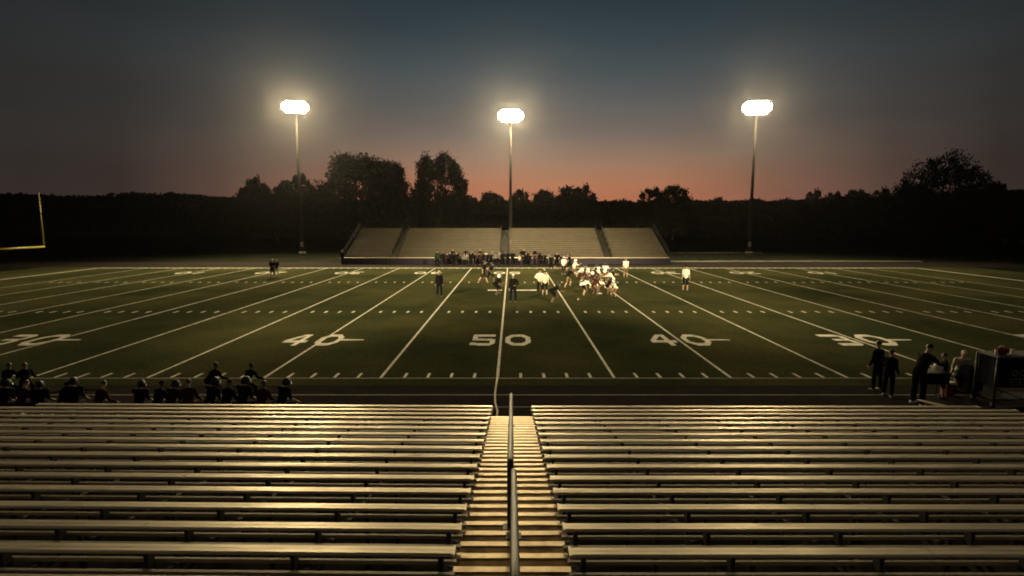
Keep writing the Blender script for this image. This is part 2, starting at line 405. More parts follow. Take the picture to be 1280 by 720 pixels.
# support frames: sloped stringer, uprights and seat brackets
for side in (-1, 1):
    xs = [AX + side * (.70 + 1.45 * i) for i in range(11)]
    sl = .0155 if side < 0 else 0
    for x in xs:
        mb = MB(); dy = sl * abs(x - AX)
        ks = [k for k in rows if LIM.get(k, (-17, 17.5))[0] < x < LIM.get(k, (-17, 17.5))[1]]
        ka, kb = ks[0], ks[-1]
        ya, yb = seat_y(ka) - .2, seat_y(kb) + .85
        za, zb = seat_z(ka) - .345 + RISE * .3, seat_z(kb) - .345 - RISE * 1.28
        p = [(x - .03, ya, za - .12), (x - .03, yb, zb - .12), (x - .03, yb, zb), (x - .03, ya, za)]
        q = [(x + .03, *a[1:]) for a in p]
        mb.add([toL(a[0], a[1] + dy, a[2]) for a in p + q], [(3, 2, 1, 0), (4, 5, 6, 7), (0, 1, 5, 4), (1, 2, 6, 5), (2, 3, 7, 6), (3, 0, 4, 7)])
        for k in ks:
            y = seat_y(k) + dy
            zt = seat_z(k) - .030
            zs = za + (zb - za) * ((seat_y(k) - ya) / (yb - ya)) - .02
            mb.box(x - .022 - AX, x + .022 - AX, y - .05 - 5.71, y + .05 - 5.71, zs, zt)
            mb.box(x - .02 - AX, x + .02 - AX, y - .065 - 5.71, y + .065 - 5.71, zt - .03, zt - .001)
            if (k - ka) % 3 == 0: mb.box(x - .03 - AX, x + .03 - AX, y - .03 - 5.71, y + .03 - 5.71, 0, zs - .11)
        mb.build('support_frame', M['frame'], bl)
# aisle
def floor_e(d): return 2.518 + .2 * d
for i in range(-9, 28):
    d = 6.19 + .33 * i
    if d < 3.3 or d > 15.05: continue
    z = CAM.z - floor_e(d)
    mb = MB(); mb.box(-.60, .60, d - .235 - 5.71, d - .003 - 5.71, z - .03, z - .002)
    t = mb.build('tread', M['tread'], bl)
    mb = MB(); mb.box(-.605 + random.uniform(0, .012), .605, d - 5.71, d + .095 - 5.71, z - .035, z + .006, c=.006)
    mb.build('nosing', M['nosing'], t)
for sx in (-.64, .64):
    mb = MB(); d0, d1 = 3.3, 15.1
    p = [(sx - .025, d0 - 5.71, CAM.z - floor_e(d0) - .27), (sx - .025, d1 - 5.71, CAM.z - floor_e(d1) - .27), (sx - .025, d1 - 5.71, CAM.z - floor_e(d1) - .05), (sx - .025, d0 - 5.71, CAM.z - floor_e(d0) - .05)]
    q = [(sx + .025, *a[1:]) for a in p]
    mb.add(p + q, [(3, 2, 1, 0), (4, 5, 6, 7), (0, 1, 5, 4), (1, 2, 6, 5), (2, 3, 7, 6), (3, 0, 4, 7)])
    mb.build('aisle_stringer', M['frame'], bl)
# handrails in the aisle, two lengths
def rail(d0, d1, x=.0, h=.85, r=.045):
    def P(d, hh): return (x, d - 5.71, CAM.z - floor_e(d) + hh)
    mb = MB(); nn = 10
    top = [P(d0, .0)] + [P(d0, h - .1)] + [P(d0 + .04, h - .03)] + [P(d0 + .1 + (d1 - d0 - .2) * i / nn, h) for i in range(nn + 1)] + [P(d1 - .04, h - .03), P(d1, h - .1), P(d1, .0)]
    mb.tube(top, r, 12)
    o = mb.build('handrail', M['pipe'], bl, smooth=True)
    mb = MB(); mb.tube([P(d0, h * .5), P(d1, h * .5)], r * .8, 10); mb.build('mid_rail', M['pipe'], o, smooth=True)
    k = max(1, int((d1 - d0) / 1.9))
    for i in range(1, k):
        d = d0 + (d1 - d0) * i / k
        mb = MB(); mb.tube([P(d, 0), P(d, h - .03)], r * .85, 10); mb.build('rail_post', M['pipe'], o, smooth=True)
    for d in (d0, d1):
        mb = MB(); a = P(d, .003); mb.box(a[0] - .09, a[0] + .09, a[1] - .07, a[1] + .07, a[2], a[2] + .012); mb.build('base_plate', M['pipe'], o)
rail(6.45, 13.4, -.02, r=.040); rail(3.25, 6.15, .02, r=.034)

# ------------------------------------------------------------------ far bleachers
FY = 76.0
fb = empty('bleachers', (-.35, FY, 0))
tag(fb, 'tan aluminium bleachers across the field with dark stairways and a purple front panel', 'bleachers')
XL, XR = -22.3, 22.5
ais = [(-16.0, -14.9), (-.75, .55), (13.7, 14.8)]
secs = [(XL, ais[0][0]), (ais[0][1], ais[1][0]), (ais[1][1], ais[2][0]), (ais[2][1], XR)]
NR, fr_, fz = 15, .66, .262
for k in range(NR):
    y = .3 + fr_ * k; z = .95 + fz * k
    for (a, b_) in secs:
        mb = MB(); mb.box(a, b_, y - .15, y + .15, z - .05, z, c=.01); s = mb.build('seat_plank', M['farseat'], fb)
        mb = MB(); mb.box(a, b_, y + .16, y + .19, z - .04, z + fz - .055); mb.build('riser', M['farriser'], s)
for (a, b_) in ais:
    mb = MB()
    for k in range(NR * 2):
        y = .3 + fr_ / 2 * k; z = .62 + fz / 2 * k
        mb.box(a + .02, b_ - .02, y - .15, y + .19, z - .05, z)
    st = mb.build('stairway', M['stair'], fb)
    for x in (a + .05, b_ - .05):
        mb = MB()
        y0_, z0_ = .2, .7; y1_, z1_ = .3 + fr_ * (NR - 1), .7 + fz * (NR - 1)
        mb.tube([(x, y0_, z0_ + .75), (x, y1_, z1_ + .75)], .04, 6)
        for i in range(6):
            t = i / 5; mb.tube([(x, y0_ + (y1_ - y0_) * t, z0_ + (z1_ - z0_) * t), (x, y0_ + (y1_ - y0_) * t, z0_ + (z1_ - z0_) * t + .75)], .035, 6)
        mb.build('stair_rail', M['darksteel'], st)
mb = MB(); mb.box(XL - .2, XR + .2, -.06, -.0, .02, .86, c=.01); mb.build('front_panel', M['panel'], fb)
mb = MB(); mb.box(XL - .1, XR + .1, -.03, .10, .865, .93, c=.01); mb.build('front_edge', M['seat'], fb)
for x in (XL - .15, XR + .15):
    mb = MB()
    y1_, z1_ = .3 + fr_ * (NR - 1), .95 + fz * (NR - 1)
    for hh in (.45, .9): mb.tube([(x, .1, .9 + hh), (x, y1_, z1_ + hh)], .04, 6)
    for i in range(8):
        t = i / 7; mb.tube([(x, .1 + (y1_ - .1) * t, 0), (x, .1 + (y1_ - .1) * t, .9 + (z1_ - .9) * t + .9)], .045, 6)
    mb.build('end_railing', M['darksteel'], fb)
mb = MB(); y1_ = .3 + fr_ * NR; z1_ = .95 + fz * (NR - 1)
for hh in (.55, 1.0): mb.tube([(XL, y1_, z1_ + hh), (XR, y1_, z1_ + hh)], .035, 6)
for i in range(24): x = XL + (XR - XL) * i / 23; mb.tube([(x, y1_, 0), (x, y1_, z1_ + 1.0)], .04, 6)
mb.build('back_railing', M['darksteel'], fb)

# low rail fence right of the far bleachers
fe = empty('rail_fence', (24.4, 82.4, 0)); tag(fe, 'low pale rail fence running right from the far bleachers', 'fence')
mb = MB(); mb.tube([(0, 0, 1.2), (13.5, 0, 1.2)], .05, 6); mb.build('top_rail', M['pipe'], fe, True)
mb = MB(); mb.tube([(0, 0, .6), (13.5, 0, .6)], .035, 6); mb.build('mid_rail', M['frame'], fe, True)
for i in range(7):
    mb = MB(); mb.tube([(13.5 * i / 6, 0, 0), (13.5 * i / 6, 0, 1.22)], .04, 6); mb.build('post', M['frame'], fe, True)

# ------------------------------------------------------------------ goal post
gpx = gp(55, 308.3, 3.05)
go = empty('goal_post', (gpx.x, gpx.y - 3.5, 0)); tag(go, 'yellow football goal post at the left end of the field', 'goal post')
mb = MB(); mb.tube([(0, -3.55, 3.05), (0, 3.55, 3.05)], .10, 10); mb.build('crossbar', M['yellow'], go, True)
for s in (-1, 1):
    mb = MB(); mb.tube([(0, s * 3.5, 2.96), (0, s * 3.5, 9.2)], [.085, .065], 10); mb.build('upright', M['yellow'], go, True)
mb = MB(); mb.tube([(0, 0, 3.05), (-.7, 0, 2.95), (-1.7, 0, 2.5), (-2.4, 0, 1.9), (-2.6, 0, 1.2), (-2.6, 0, 0)], .09, 10); mb.build('gooseneck', M['pad'], go, True)
mb = MB(); mb.tube([(-2.6, 0, .02), (-2.6, 0, 1.7)], .24, 12); mb.build('post_pad', M['pad'], go, True)

# ------------------------------------------------------------------ floodlight towers
def tower(loc, H, wd, ht, aim, label, power, spread, tilt, spot=False):
    d = Vector(aim) - Vector((loc[0], loc[1], H)); rz = math.atan2(-d.x, d.y)
    if not spot: rz = (rz if abs(rz) < 2 else rz - math.copysign(math.pi, rz)) * .35 + math.pi
    # local +Y faces the field
    t = empty('floodlight_tower', loc, rz); tag(t, label, 'floodlight', 'floodlight towers around the field')
    mb = MB(); mb.tube([(0, 0, 0), (0, 0, H * .5), (0, 0, H + ht / 2)], [.34, .25, .16], 14); mb.build('pole', M['polem'], t, True)
    mb = MB(); mb.tube([(0, 0, 0), (0, 0, .5)], .6, 14); mb.build('base', M['concrete'], t, True)
    mb = MB(); mb.box(-.22, .22, .345, .56, 1.4, 2.2, c=.02); mb.build('control_box', M['cream'], t)
    NX, NZ = 8, 4
    for r in range(NZ):
        z = H - ht / 2 + ht * (r + .5) / NZ
        mb = MB(); mb.box(-wd / 2, wd / 2, .17, .27, z - .05, z + .05); cr = mb.build('crossarm', M['lamphouse'], t)
    hx = wd / NX * .5
    hm = None
    for r in range(NZ):
        for c in range(NX):
            x = -wd / 2 + wd * (c + .5) / NX; z = H - ht / 2 + ht * (r + .5) / NZ
            if r in (0, NZ - 1) and c in (0, NX - 1): continue
            if hm is None:
                mb = MB(); mb.tube([(0, -.12, 0), (0, .08, 0), (0, .30, 0), (0, .34, 0)], [.10, .2, hx * .96, hx * .98], 14, cap=False); mb.tube([(0, -.12, 0), (0, -.14, 0)], .1, 14); hm = mb.mesh('floodlamp', M['lamphouse'], True)
                lmat = M['lens'] if spot else emit('lamp_lens_lit', (1.0, .79, .43), power)
                mb = MB(); mb.add([(hx * .80 * math.cos(2 * math.pi * j / 12), .17, hx * .80 * math.sin(2 * math.pi * j / 12)) for j in range(12)], [tuple(range(12))]); lm = mb.mesh('lens', lmat)
            o = link('floodlamp', hm, t); o.location = (x, .42, z); o.rotation_euler = (-tilt, 0, 0)
            link('lens', lm, o)
    if spot:
        ld = bpy.data.lights.new('floodlight_beam', 'SPOT'); ld.spot_size = R(spread); ld.spot_blend = 1.0; ld.shadow_soft_size = 1.2
        ld.energy = power; ld.color = (1.0, .79, .43)
        lo = bpy.data.objects.new('floodlight_beam', ld); COL.objects.link(lo)
        f = Matrix.Rotation(rz, 4, 'Z') @ Vector((0, 1.0, 0))
        lo.location = Vector((loc[0], loc[1], H)) + f
        lo.rotation_euler = (Vector(aim) - lo.location).to_track_quat('-Z', 'Y').to_euler()
    return t
tl = gp(378, 318); tr = gp(936, 318)
tower((tl.x, tl.y, 0), 25.3, 4.2, 1.9, (-3, 62, 0), 'tall floodlight tower on the left, beside the tall dome shaped tree', 3900, 0, R(44))
tower((.3, 105.5, 0), 25.3, 4.5, 2.2, (3, 62, 0), 'middle floodlight tower rising behind the far bleachers', 3300, 0, R(44))
tower((tr.x, tr.y, 0), 25.2, 4.6, 2.25, (6, 62, 0), 'tall floodlight tower on the right with wide bright lamp bank', 1750, 0, R(44))
tower((-34, -26, 0), 26, 5.2, 2.8, (0, 60, 1), 'left floodlight tower of the pair behind the near bleachers', 620000, 24, R(14), True)
tower((36, -26, 0), 26, 5.2, 2.8, (7, 60, 1), 'right floodlight tower of the pair behind the near bleachers', 620000, 24, R(14), True)

# ------------------------------------------------------------------ people
L_TH, L_SH, L_TO, L_UA, L_FA = .44, .42, .50, .30, .27
def rotx(v, a):
    c, s = math.cos(a), math.sin(a)
    return Vector((v.x, v.y * c + v.z * s, -v.y * s + v.z * c))   # a>0 leans forward (+Y)
def skeleton(t=0, head=0, la=(5, 8, 12), ra=(5, 8, 12), ll=(0, 4, 0), rl=(0, 4, 0), seat=None, twist=0):
    """la/ra: arm pitch, abduction, elbow; ll/rl: hip pitch, abduction, knee (degrees). facing +Y"""
    J = {}
    t_ = R(t)
    def dirn(p, ab, s): return Vector((s * math.sin(R(ab)), math.sin(R(p)) * math.cos(R(ab)), -math.cos(R(p)) * math.cos(R(ab))))
    P = Vector((0, 0, 0)); J['P'] = P
    up = Vector((0, math.sin(t_), math.cos(t_)))
    J['C'] = P + up * .30; J['N'] = P + up * L_TO
    hd = Vector((0, math.sin(t_ * .55 + R(head)), math.cos(t_ * .55 + R(head))))
    J['NK'] = J['N'] + hd * .07; J['H'] = J['N'] + hd * .20 + Vector((0, .02, 0))
    J['hd'] = hd
    for s, A, Lg, q in ((-1, la, ll, 'L'), (1, ra, rl, 'R')):
        tw = R(twist)
        sh = Vector((s * .185 * math.cos(tw), s * .185 * math.sin(tw), 0)); J['S' + q] = J['N'] + rotx(sh, t_) - up * .03
        d = dirn(A[0], A[1], s); J['E' + q] = J['S' + q] + d * L_UA
        inn = A[3] if len(A) > 3 else 0
        d2 = dirn(A[0] + A[2], A[1] - inn, s); J['W' + q] = J['E' + q] + d2 * L_FA; J['hand' + q] = d2
        hp = P + Vector((s * .095, 0, -.03)); J['Hp' + q] = hp
        d = dirn(Lg[0], Lg[1], s); J['K' + q] = hp + d * L_TH
        d = dirn(Lg[0] - Lg[2], Lg[1] * .5, s); J['A' + q] = J['K' + q] + d * L_SH
    low = min(J['AL'].z, J['AR'].z) - .085
    if 'kneel' in (seat or ''): low = min(low, J['KL'].z - .07, J['KR'].z - .07)
    for k in list(J):
        if k[0] == 'h': continue
        J[k] = J[k] + Vector((0, 0, -low))
    J['t'] = t_
    return J

def voxel(mb, size, smooth_it=4):
    me = mb.mesh('tmp', [])
    o = bpy.data.objects.new('tmp', me); COL.objects.link(o)
    md = o.modifiers.new('r', 'REMESH'); md.mode = 'VOXEL'; md.voxel_size = size; md.use_smooth_shade = True
    sm = o.modifiers.new('s', 'SMOOTH'); sm.iterations = smooth_it; sm.factor = .5
    dg = bpy.context.evaluated_depsgraph_get()
    out = bpy.data.meshes.new_from_object(o.evaluated_get(dg))
    bpy.data.objects.remove(o); bpy.data.meshes.remove(me)
    for p in out.polygons: p.use_smooth = True
    return out

def limb(mb, a, ra, b, rb, g_=0):
    mb.tube([a, a.lerp(b, .3), a.lerp(b, .7), b], [ra + g_, ra * .98 + rb * .06 + g_, ra * .35 + rb * .68 + g_, rb + g_], 12)
    mb.ball(a, ra + g_, sub=2); mb.ball(b, rb + g_, sub=2)

def torso(mb, J, g_, pads):
    M3 = Matrix.Rotation(-J['t'], 3, 'X')
    mb.ball(J['P'] + Vector((0, 0, .02)), 1, 0, 3, (.165 + g_, .125 + g_, .15 + g_), M3)
    mb.ball(J['P'].lerp(J['N'], .35), 1, 0, 3, (.15 + g_, .11 + g_, .22 + g_), M3)
    mb.ball(J['P'].lerp(J['N'], .68), 1, 0, 3, (.18 + g_, .125 + g_, .20 + g_), M3)
    if pads:
        for q in 'LR': mb.ball(J['S' + q] + Vector((0, 0, .03)), 1, 0, 2, (.125, .12, .085), M3)
        mb.ball(J['N'] - Vector((0, 0, .02)), 1, 0, 2, (.2, .13, .10), M3)
    else:
        mb.ball(J['N'] - Vector((0, 0, .02)), 1, 0, 2, (.17 + g_, .085 + g_, .07 + g_), M3)

MESH = {}
def figure_meshes(key, J, pads):
    if key in MESH: return MESH[key]
    mb = MB(); torso(mb, J, 0, False)
    limb(mb, J['N'], .06, J['NK'] + J['hd'] * .05, .055)
    mb.ball(J['H'] + J['hd'] * .03, 1, 0, 3, (.075, .093, .105)); mb.ball(J['H'] - J['hd'] * .05 + Vector((0, .03, 0)), 1, 0, 2, (.058, .066, .06))
    mb.ball(J['H'] + Vector((0, .098, -.005)), 1, 0, 2, (.014, .02, .024))
    for s in (-1, 1): mb.ball(J['H'] + Vector((s * .078, 0, 0)), 1, 0, 2, (.012, .02, .03))
    for q in 'LR':
        limb(mb, J['S' + q], .058, J['E' + q], .043); limb(mb, J['E' + q], .043, J['W' + q], .030)
        limb(mb, J['Hp' + q], .088, J['K' + q], .058); limb(mb, J['K' + q], .058, J['A' + q], .040)
        limb(mb, J['A' + q] + Vector((0, -.04, -.04)), .04, J['A' + q] + Vector((0, .13, -.055)), .028)
        mb.ball(J['W' + q] + J['hand' + q] * .055, 1, 0, 2, (.026, .036, .036))
    body = voxel(mb, .018, 3)
    body.materials.clear()
    # fingers, eyes and mouth joined into the same mesh
    ex = MB()
    for q, s in (('L', -1), ('R', 1)):
        d = J['hand' + q]; W = J['W' + q]; sd = Vector((0, 1, 0)) if abs(d.y) < .8 else Vector((s, 0, 0))
        sd = (sd - d * sd.dot(d)).normalized(); inn = Vector((-s, 0, 0)); inn = (inn - d * inn.dot(d)).normalized() if abs(d.x) < .9 else Vector((0, 0, 1))
        for i, ln in enumerate((.065, .078, .072, .055)):
            b = W + d * .075 + sd * (.027 - .018 * i)
            ex.tube([b, b + d * ln * .55 + inn * .006, b + d * ln * .95 + inn * .03], [.0095, .009, .007], 5, 0)
        b = W + d * .035 + sd * .03
        ex.tube([b, b + d * .03 + sd * .022, b + d * .062 + sd * .028 + inn * .01], [.011, .010, .008], 5, 0)
        ex.ball(J['H'] + Vector((s * .03, .088, .022)), .012, 1, 1)
    ex.ball(J['H'] + Vector((0, .086, -.05)), 1, 2, 1, (.024, .010, .006))
    bm = bmesh.new(); bm.from_mesh(body); o = len(bm.verts)
    bm.verts.ensure_lookup_table()
    nv = [bm.verts.new(p) for p in ex.v]
    for f, mi in zip(ex.f, ex.m):
        fc = bm.faces.new([nv[i] for i in f]); fc.material_index = mi; fc.smooth = True
    bm.to_mesh(body); bm.free()
    mb = MB(); torso(mb, J, .020, pads)
    for q in 'LR':
        e = J['S' + q].lerp(J['E' + q], .95)
        limb(mb, J['S' + q], .068, e, .056)
    jer = voxel(mb, .02, 3)
    mb = MB(); torso(mb, J, .022, False)
    for q in 'LR':
        limb(mb, J['S' + q], .064, J['E' + q], .054); limb(mb, J['E' + q], .054, J['E' + q].lerp(J['W' + q], .93), .040)
    jac = voxel(mb, .02, 3)
    def legs(fr, gr, k=1.0):
        mb = MB(); M3 = Matrix.Rotation(-J['t'] * .5, 3, 'X')
        mb.ball(J['P'], 1, 0, 3, (.178, .140, .13), M3)
        for q in 'LR':
            limb(mb, J['Hp' + q], .098, J['K' + q], .066 + gr); e = J['K' + q].lerp(J['A' + q], fr); limb(mb, J['K' + q], .066 + gr, e, .052 + gr)
        return voxel(mb, .02, 3)
    pan = legs(.42, .0); tro = legs(.96, .012)
    shs = []
    for q in 'LR':
        mb = MB(); a = J['A' + q]
        mb.ball(a + Vector((0, -.03, -.05)), 1, 0, 2, (.048, .06, .05)); mb.ball(a + Vector((0, .05, -.055)), 1, 0, 2, (.045, .085, .04)); mb.ball(a + Vector((0, .11, -.062)), 1, 0, 2, (.045, .06, .032))
        mb.box(a.x - .045, a.x + .045, a.y - .075, a.y + .15, a.z - .087, a.z - .06, c=.01)
        shs.append(voxel(mb, .012, 2))
    # helmet, hair and cap
    def headframe(): return Matrix.Translation(J['H'] + J['hd'] * .035)
    bm = bmesh.new(); bmesh.ops.create_icosphere(bm, subdivisions=4, radius=1)
    kill = [v for v in bm.verts if (v.co.y > .50 and v.co.z < .30 and abs(v.co.x) < .72) or v.co.z < -.86]
    bmesh.ops.delete(bm, geom=kill, context='VERTS')
    for v in bm.verts: v.co = Vector((v.co.x * .125, v.co.y * .150 - .005, v.co.z * .145)) + J['H'] + J['hd'] * .03
    h = MB(); h.bm(bm); bm.free(); hel = h.mesh('helmet', [], True)
    mb = MB(); c = J['H'] + J['hd'] * .03
    for z in (-.02, -.055, -.09):
        mb.tube([c + Vector((.115 * math.sin(a), .045 + .125 * math.cos(a) * .95, z)) for a in [R(x) for x in range(-85, 86, 17)]], .008, 5)
    mb.tube([c + Vector((0, .168, -.02)), c + Vector((0, .168, -.09))], .008, 5)
    msk = mb.mesh('mask', [], True)
    bm = bmesh.new(); bmesh.ops.create_icosphere(bm, subdivisions=3, radius=1)
    bmesh.ops.delete(bm, geom=[v for v in bm.verts if v.co.z < -.25 or (v.co.y > .45 and v.co.z < .45)], context='VERTS')
    for v in bm.verts: v.co = Vector((v.co.x * .087, v.co.y * .105 - .006, v.co.z * .112)) + c
    h = MB(); h.bm(bm); bm.free(); hair = h.mesh('hair', [], True)
    bm = bmesh.new(); bmesh.ops.create_icosphere(bm, subdivisions=3, radius=1)
    bmesh.ops.delete(bm, geom=[v for v in bm.verts if v.co.z < .15], context='VERTS')
    for v in bm.verts: v.co = Vector((v.co.x * .092, v.co.y * .110 - .006, v.co.z * .115)) + c
    h = MB(); h.bm(bm); bm.free()
    h.add([c + Vector(p) for p in ((-.075, .07, .022), (.075, .07, .022), (.06, .18, .005), (-.06, .18, .005), (-.075, .07, .032), (.075, .07, .032), (.06, .18, .015), (-.06, .18, .015))],
          [(3, 2, 1, 0), (4, 5, 6, 7), (0, 1, 5, 4), (1, 2, 6, 5), (2, 3, 7, 6), (3, 0, 4, 7)])
    cap = h.mesh('cap', [], True)
    MESH[key] = dict(body=body, jersey=jer, jacket=jac, pants=pan, trousers=tro, shoes=shs, helmet=hel, mask=msk, hair=hair, cap=cap)
    return MESH[key]
MV = {}
def mvar(me, key, *mats):
    k = (me.name, *[m.name for m in mats])
    if k not in MV:
        c = me.copy(); c.materials.clear()
        for m in mats: c.materials.append(m)
        MV[k] = c
    return MV[k]

POSES = {
    'stand': (dict(t=2, la=(6, 7, 14), ra=(2, 8, 18), ll=(2, 4, 2), rl=(-2, 5, 1)), 0),
    'relax': (dict(t=4, la=(-8, 28, 70, 75), ra=(4, 7, 20), ll=(8, 5, 10), rl=(-3, 7, 2)), 0),
    'hips': (dict(t=3, la=(-12, 38, 40, 95), ra=(-12, 38, 40, 95), ll=(3, 8, 3), rl=(-2, 8, 2)), 0),
    'walk': (dict(t=6, la=(28, 6, 25), ra=(-22, 7, 20), ll=(-20, 4, 14), rl=(24, 4, 8)), 0),
    'run': (dict(t=18, head=-8, la=(45, 10, 80), ra=(-38, 12, 75), ll=(-22, 4, 55), rl=(52, 4, 50), twist=8), 0),
    'stance': (dict(t=68, head=-30, la=(8, 6, 5), ra=(40, 14, 60), ll=(62, 10, 78), rl=(38, 12, 72)), 0),
    'crouch': (dict(t=42, head=-20, la=(25, 14, 50), ra=(22, 14, 45), ll=(58, 13, 74), rl=(52, 13, 70)), 0),
    'block': (dict(t=34, head=-14, la=(62, 14, 25), ra=(55, 16, 35), ll=(50, 12, 56), rl=(-8, 10, 24)), 0),
    'sit': (dict(t=20, head=6, la=(12, 10, 42), ra=(8, 14, 48), ll=(86, 8, 84), rl=(84, 9, 88)), 0),
    'reach': (dict(t=22, head=10, la=(55, 8, 22), ra=(48, 8, 30), ll=(6, 6, 8), rl=(0, 6, 4)), 0),
}
JC = {}
def person(pose, loc, rz, label, group=None, top='white', legs='black', head='helmet', hcol='hwhite', skin='skin', style='jersey', shoe='shoe', h=1.9):
    pads = head == 'helmet'
    if pose not in JC: JC[pose] = skeleton(**POSES[pose][0])
    ms = figure_meshes((pose, pads), JC[pose], pads)
    b = link('person', mvar(ms['body'], 0, M[skin], M['eye'], M['lip']))
    tag(b, label, 'person', group)
    b.location = loc; b.rotation_euler = (0, 0, rz); s = h / 1.80; b.scale = (s, s, s)
    if style == 'jersey':
        link('jersey', mvar(ms['jersey'], 1, M[top]), b); link('trousers', mvar(ms['pants'], 2, M[legs]), b)
    else:
        link('jacket', mvar(ms['jacket'], 1, M[top]), b); link('trousers', mvar(ms['trousers'], 2, M[legs]), b)
    for sm in ms['shoes']: link('shoe', mvar(sm, 3, M[shoe]), b)
    if head == 'helmet':
        o = link('helmet', mvar(ms['helmet'], 4, M[hcol]), b); link('face_mask', mvar(ms['mask'], 5, M['mask']), o)
    elif head == 'cap':
        link('hair', mvar(ms['hair'], 6, M['hair']), b); link('cap', mvar(ms['cap'], 6, M[hcol]), b)
    else:
        link('hair', mvar(ms['hair'], 6, M['hair']), b)
    return b

PI = math.pi
WT = 'players on the field in white jerseys'; DT = 'players on the field in dark jerseys'; OF = 'officials and staff on the field'
def at(u, v): p = gp(u, v); return (p.x, p.y, .008)
# white team
W_ = [
 ('stance', 727, 369, R(-70), 'white jersey player stooping at the left front of the scrum, near the ball', 1.95),
 ('crouch', 733, 353, R(165), 'white jersey player standing tall in the upper left of the scrum', 2.1),
 ('run', 717, 346, R(-120), 'player in white jersey leaning and running in from the left above the scrum', 2.1),
 ('crouch', 723.5, 351, R(-100), 'player in white jersey crouched just behind the runner at the upper left of the scrum', 1.95),
 ('block', 748, 354, R(20), 'white jersey player blocking in the middle back of the scrum, left of two', 2.0),
 ('block', 755.5, 352, R(-25), 'white jersey player blocking at the back of the scrum, right of two', 2.0),
 ('block', 766, 364, R(95), 'player in white jersey upright at the right end of the scrum', 2.05),
 ('stance', 753, 368, R(100), 'player in white jersey stooping low in the centre front of the scrum', 1.95),
 ('crouch', 770, 371, R(120), 'player in white jersey and white helmet lowest at the right front corner of the scrum', 1.6),
 ('stand', 704.5, 343, R(180), 'player in white jersey standing among the dark figures left of the scrum', 1.95),
 ('stand', 782, 346.5, R(160), 'player in white jersey standing alone upfield to the right of the scrum', 2.0),
]
for i, (po, u, v, rz, lb, h) in enumerate(W_):
    person(po, at(u, v), rz, lb, WT, 'white', 'tan' if i % 3 else 'black', 'helmet', 'hwhite' if i in (8, 9, 2, 7) else 'hdark', 'skin2' if i % 2 else 'skin', h=h, shoe='wshoe' if i % 2 else 'shoe')
D_ = [
 ('stance', 688, 377.5, R(-80), 'player in black jersey crouching low in front of the officials, left of the loose ball', 1.95),
 ('block', 709, 359, R(-80), 'player in dark jersey lunging toward the scrum beside the right hand yard line', 2.0),
 ('crouch', 741, 369, R(-60), 'player in dark maroon jersey crouched in the front of the scrum between two white jerseys', 1.9),
 ('block', 740, 360, R(-75), 'player in maroon jersey pushing in the very middle of the scrum', 2.0),
 ('crouch', 745.5, 363, R(60), 'player in maroon jersey behind the centre front of the scrum', 1.95),
 ('block', 760, 360, R(-95), 'player in dark jersey grappling the upright white jersey at the right of the scrum', 1.95),
 ('crouch', 726, 357, R(-90), 'player in maroon jersey bent behind the low white jersey at the left of the scrum', 1.95),
 ('crouch', 759, 369, R(-60), 'player in dark jersey bending at the right front of the scrum', 1.75),
 ('stand', 689, 339, R(170), 'leftmost of four dark clad players standing upfield left of the scrum', 1.95),
 ('hips', 696, 337, R(190), 'dark clad player with hands on hips, tallest of the four upfield left of the scrum', 2.15),
 ('relax', 702, 338, R(150), 'dark clad player third from the left of the four standing upfield', 1.95),
 ('walk', 712, 339, R(100), 'dark clad player walking, rightmost of the four upfield left of the scrum', 2.1),
 ('crouch', 618.5, 368, R(-110), 'dark clad player crouching on the field just left of the fifty yard line', 2.0),
 ('walk', 604.5, 352.5, R(-90), 'dark clad figure striding on the field left of the crouching player', 2.15),
 ('run', 612, 352, R(-90), 'dark clad figure leaning forward right behind the striding figure', 2.1),
]
for i, (po, u, v, rz, lb, h) in enumerate(D_):
    dk = i in (2, 3, 4, 6)
    person(po, at(u, v), rz, lb, DT, 'maroon' if dk else 'black', 'tan' if i < 8 and i != 0 else 'black', 'helmet', 'hwhite' if i in (4, 12) else 'hdark', 'skin' if i % 2 else 'skin2', h=h)
person('stand', at(549.5, 371), R(180), 'person in dark clothes and pale cap standing alone by the yard line left of midfield', OF, 'black', 'navy', 'cap', 'cream', style='jacket', h=2.08)
person('relax', at(641.5, 378), R(180), 'person in dark trousers and white top standing just right of the fifty yard line', OF, 'black', 'navy', 'cap', 'hwhite', style='jacket', h=2.15)
person('hips', at(675, 367), R(170), 'official in white shirt, hands on hips, left one of the pair beside the scrum', OF, 'white', 'black', 'cap', 'black', h=2.05, style='jacket')
person('stand', at(681, 369), R(185), 'official in pale shirt and dark shorts, right one of the pair beside the scrum', OF, 'cream', 'black', 'cap', 'black', h=2.0, style='jersey')
person('stand', at(856.5, 363), R(175), 'official in white shirt and black shorts standing alone right of the scrum', OF, 'white', 'black', 'cap', 'black', h=2.2, style='jersey')
person('relax', at(341, 347), R(180), 'dark clad person near the far sideline at the left, left one of two', OF, 'black', 'black', 'helmet', 'hdark', h=1.95)
person('stand', at(346, 346), R(200), 'dark clad person near the far sideline at the left, right one of two', OF, 'navy', 'cream', 'helmet', 'hdark', h=1.85)
person('stand', at(428.5, 331), R(180), 'dark clad person standing at the left front corner of the far bleachers', OF, 'black', 'green', 'hair', style='jacket', h=2.0)
person('stand', at(547, 334.5), R(180), 'tall dark green clad person standing on the far sideline, leftmost of the crowd there', OF, 'green', 'black', 'cap', 'black', style='jacket', h=2.25)

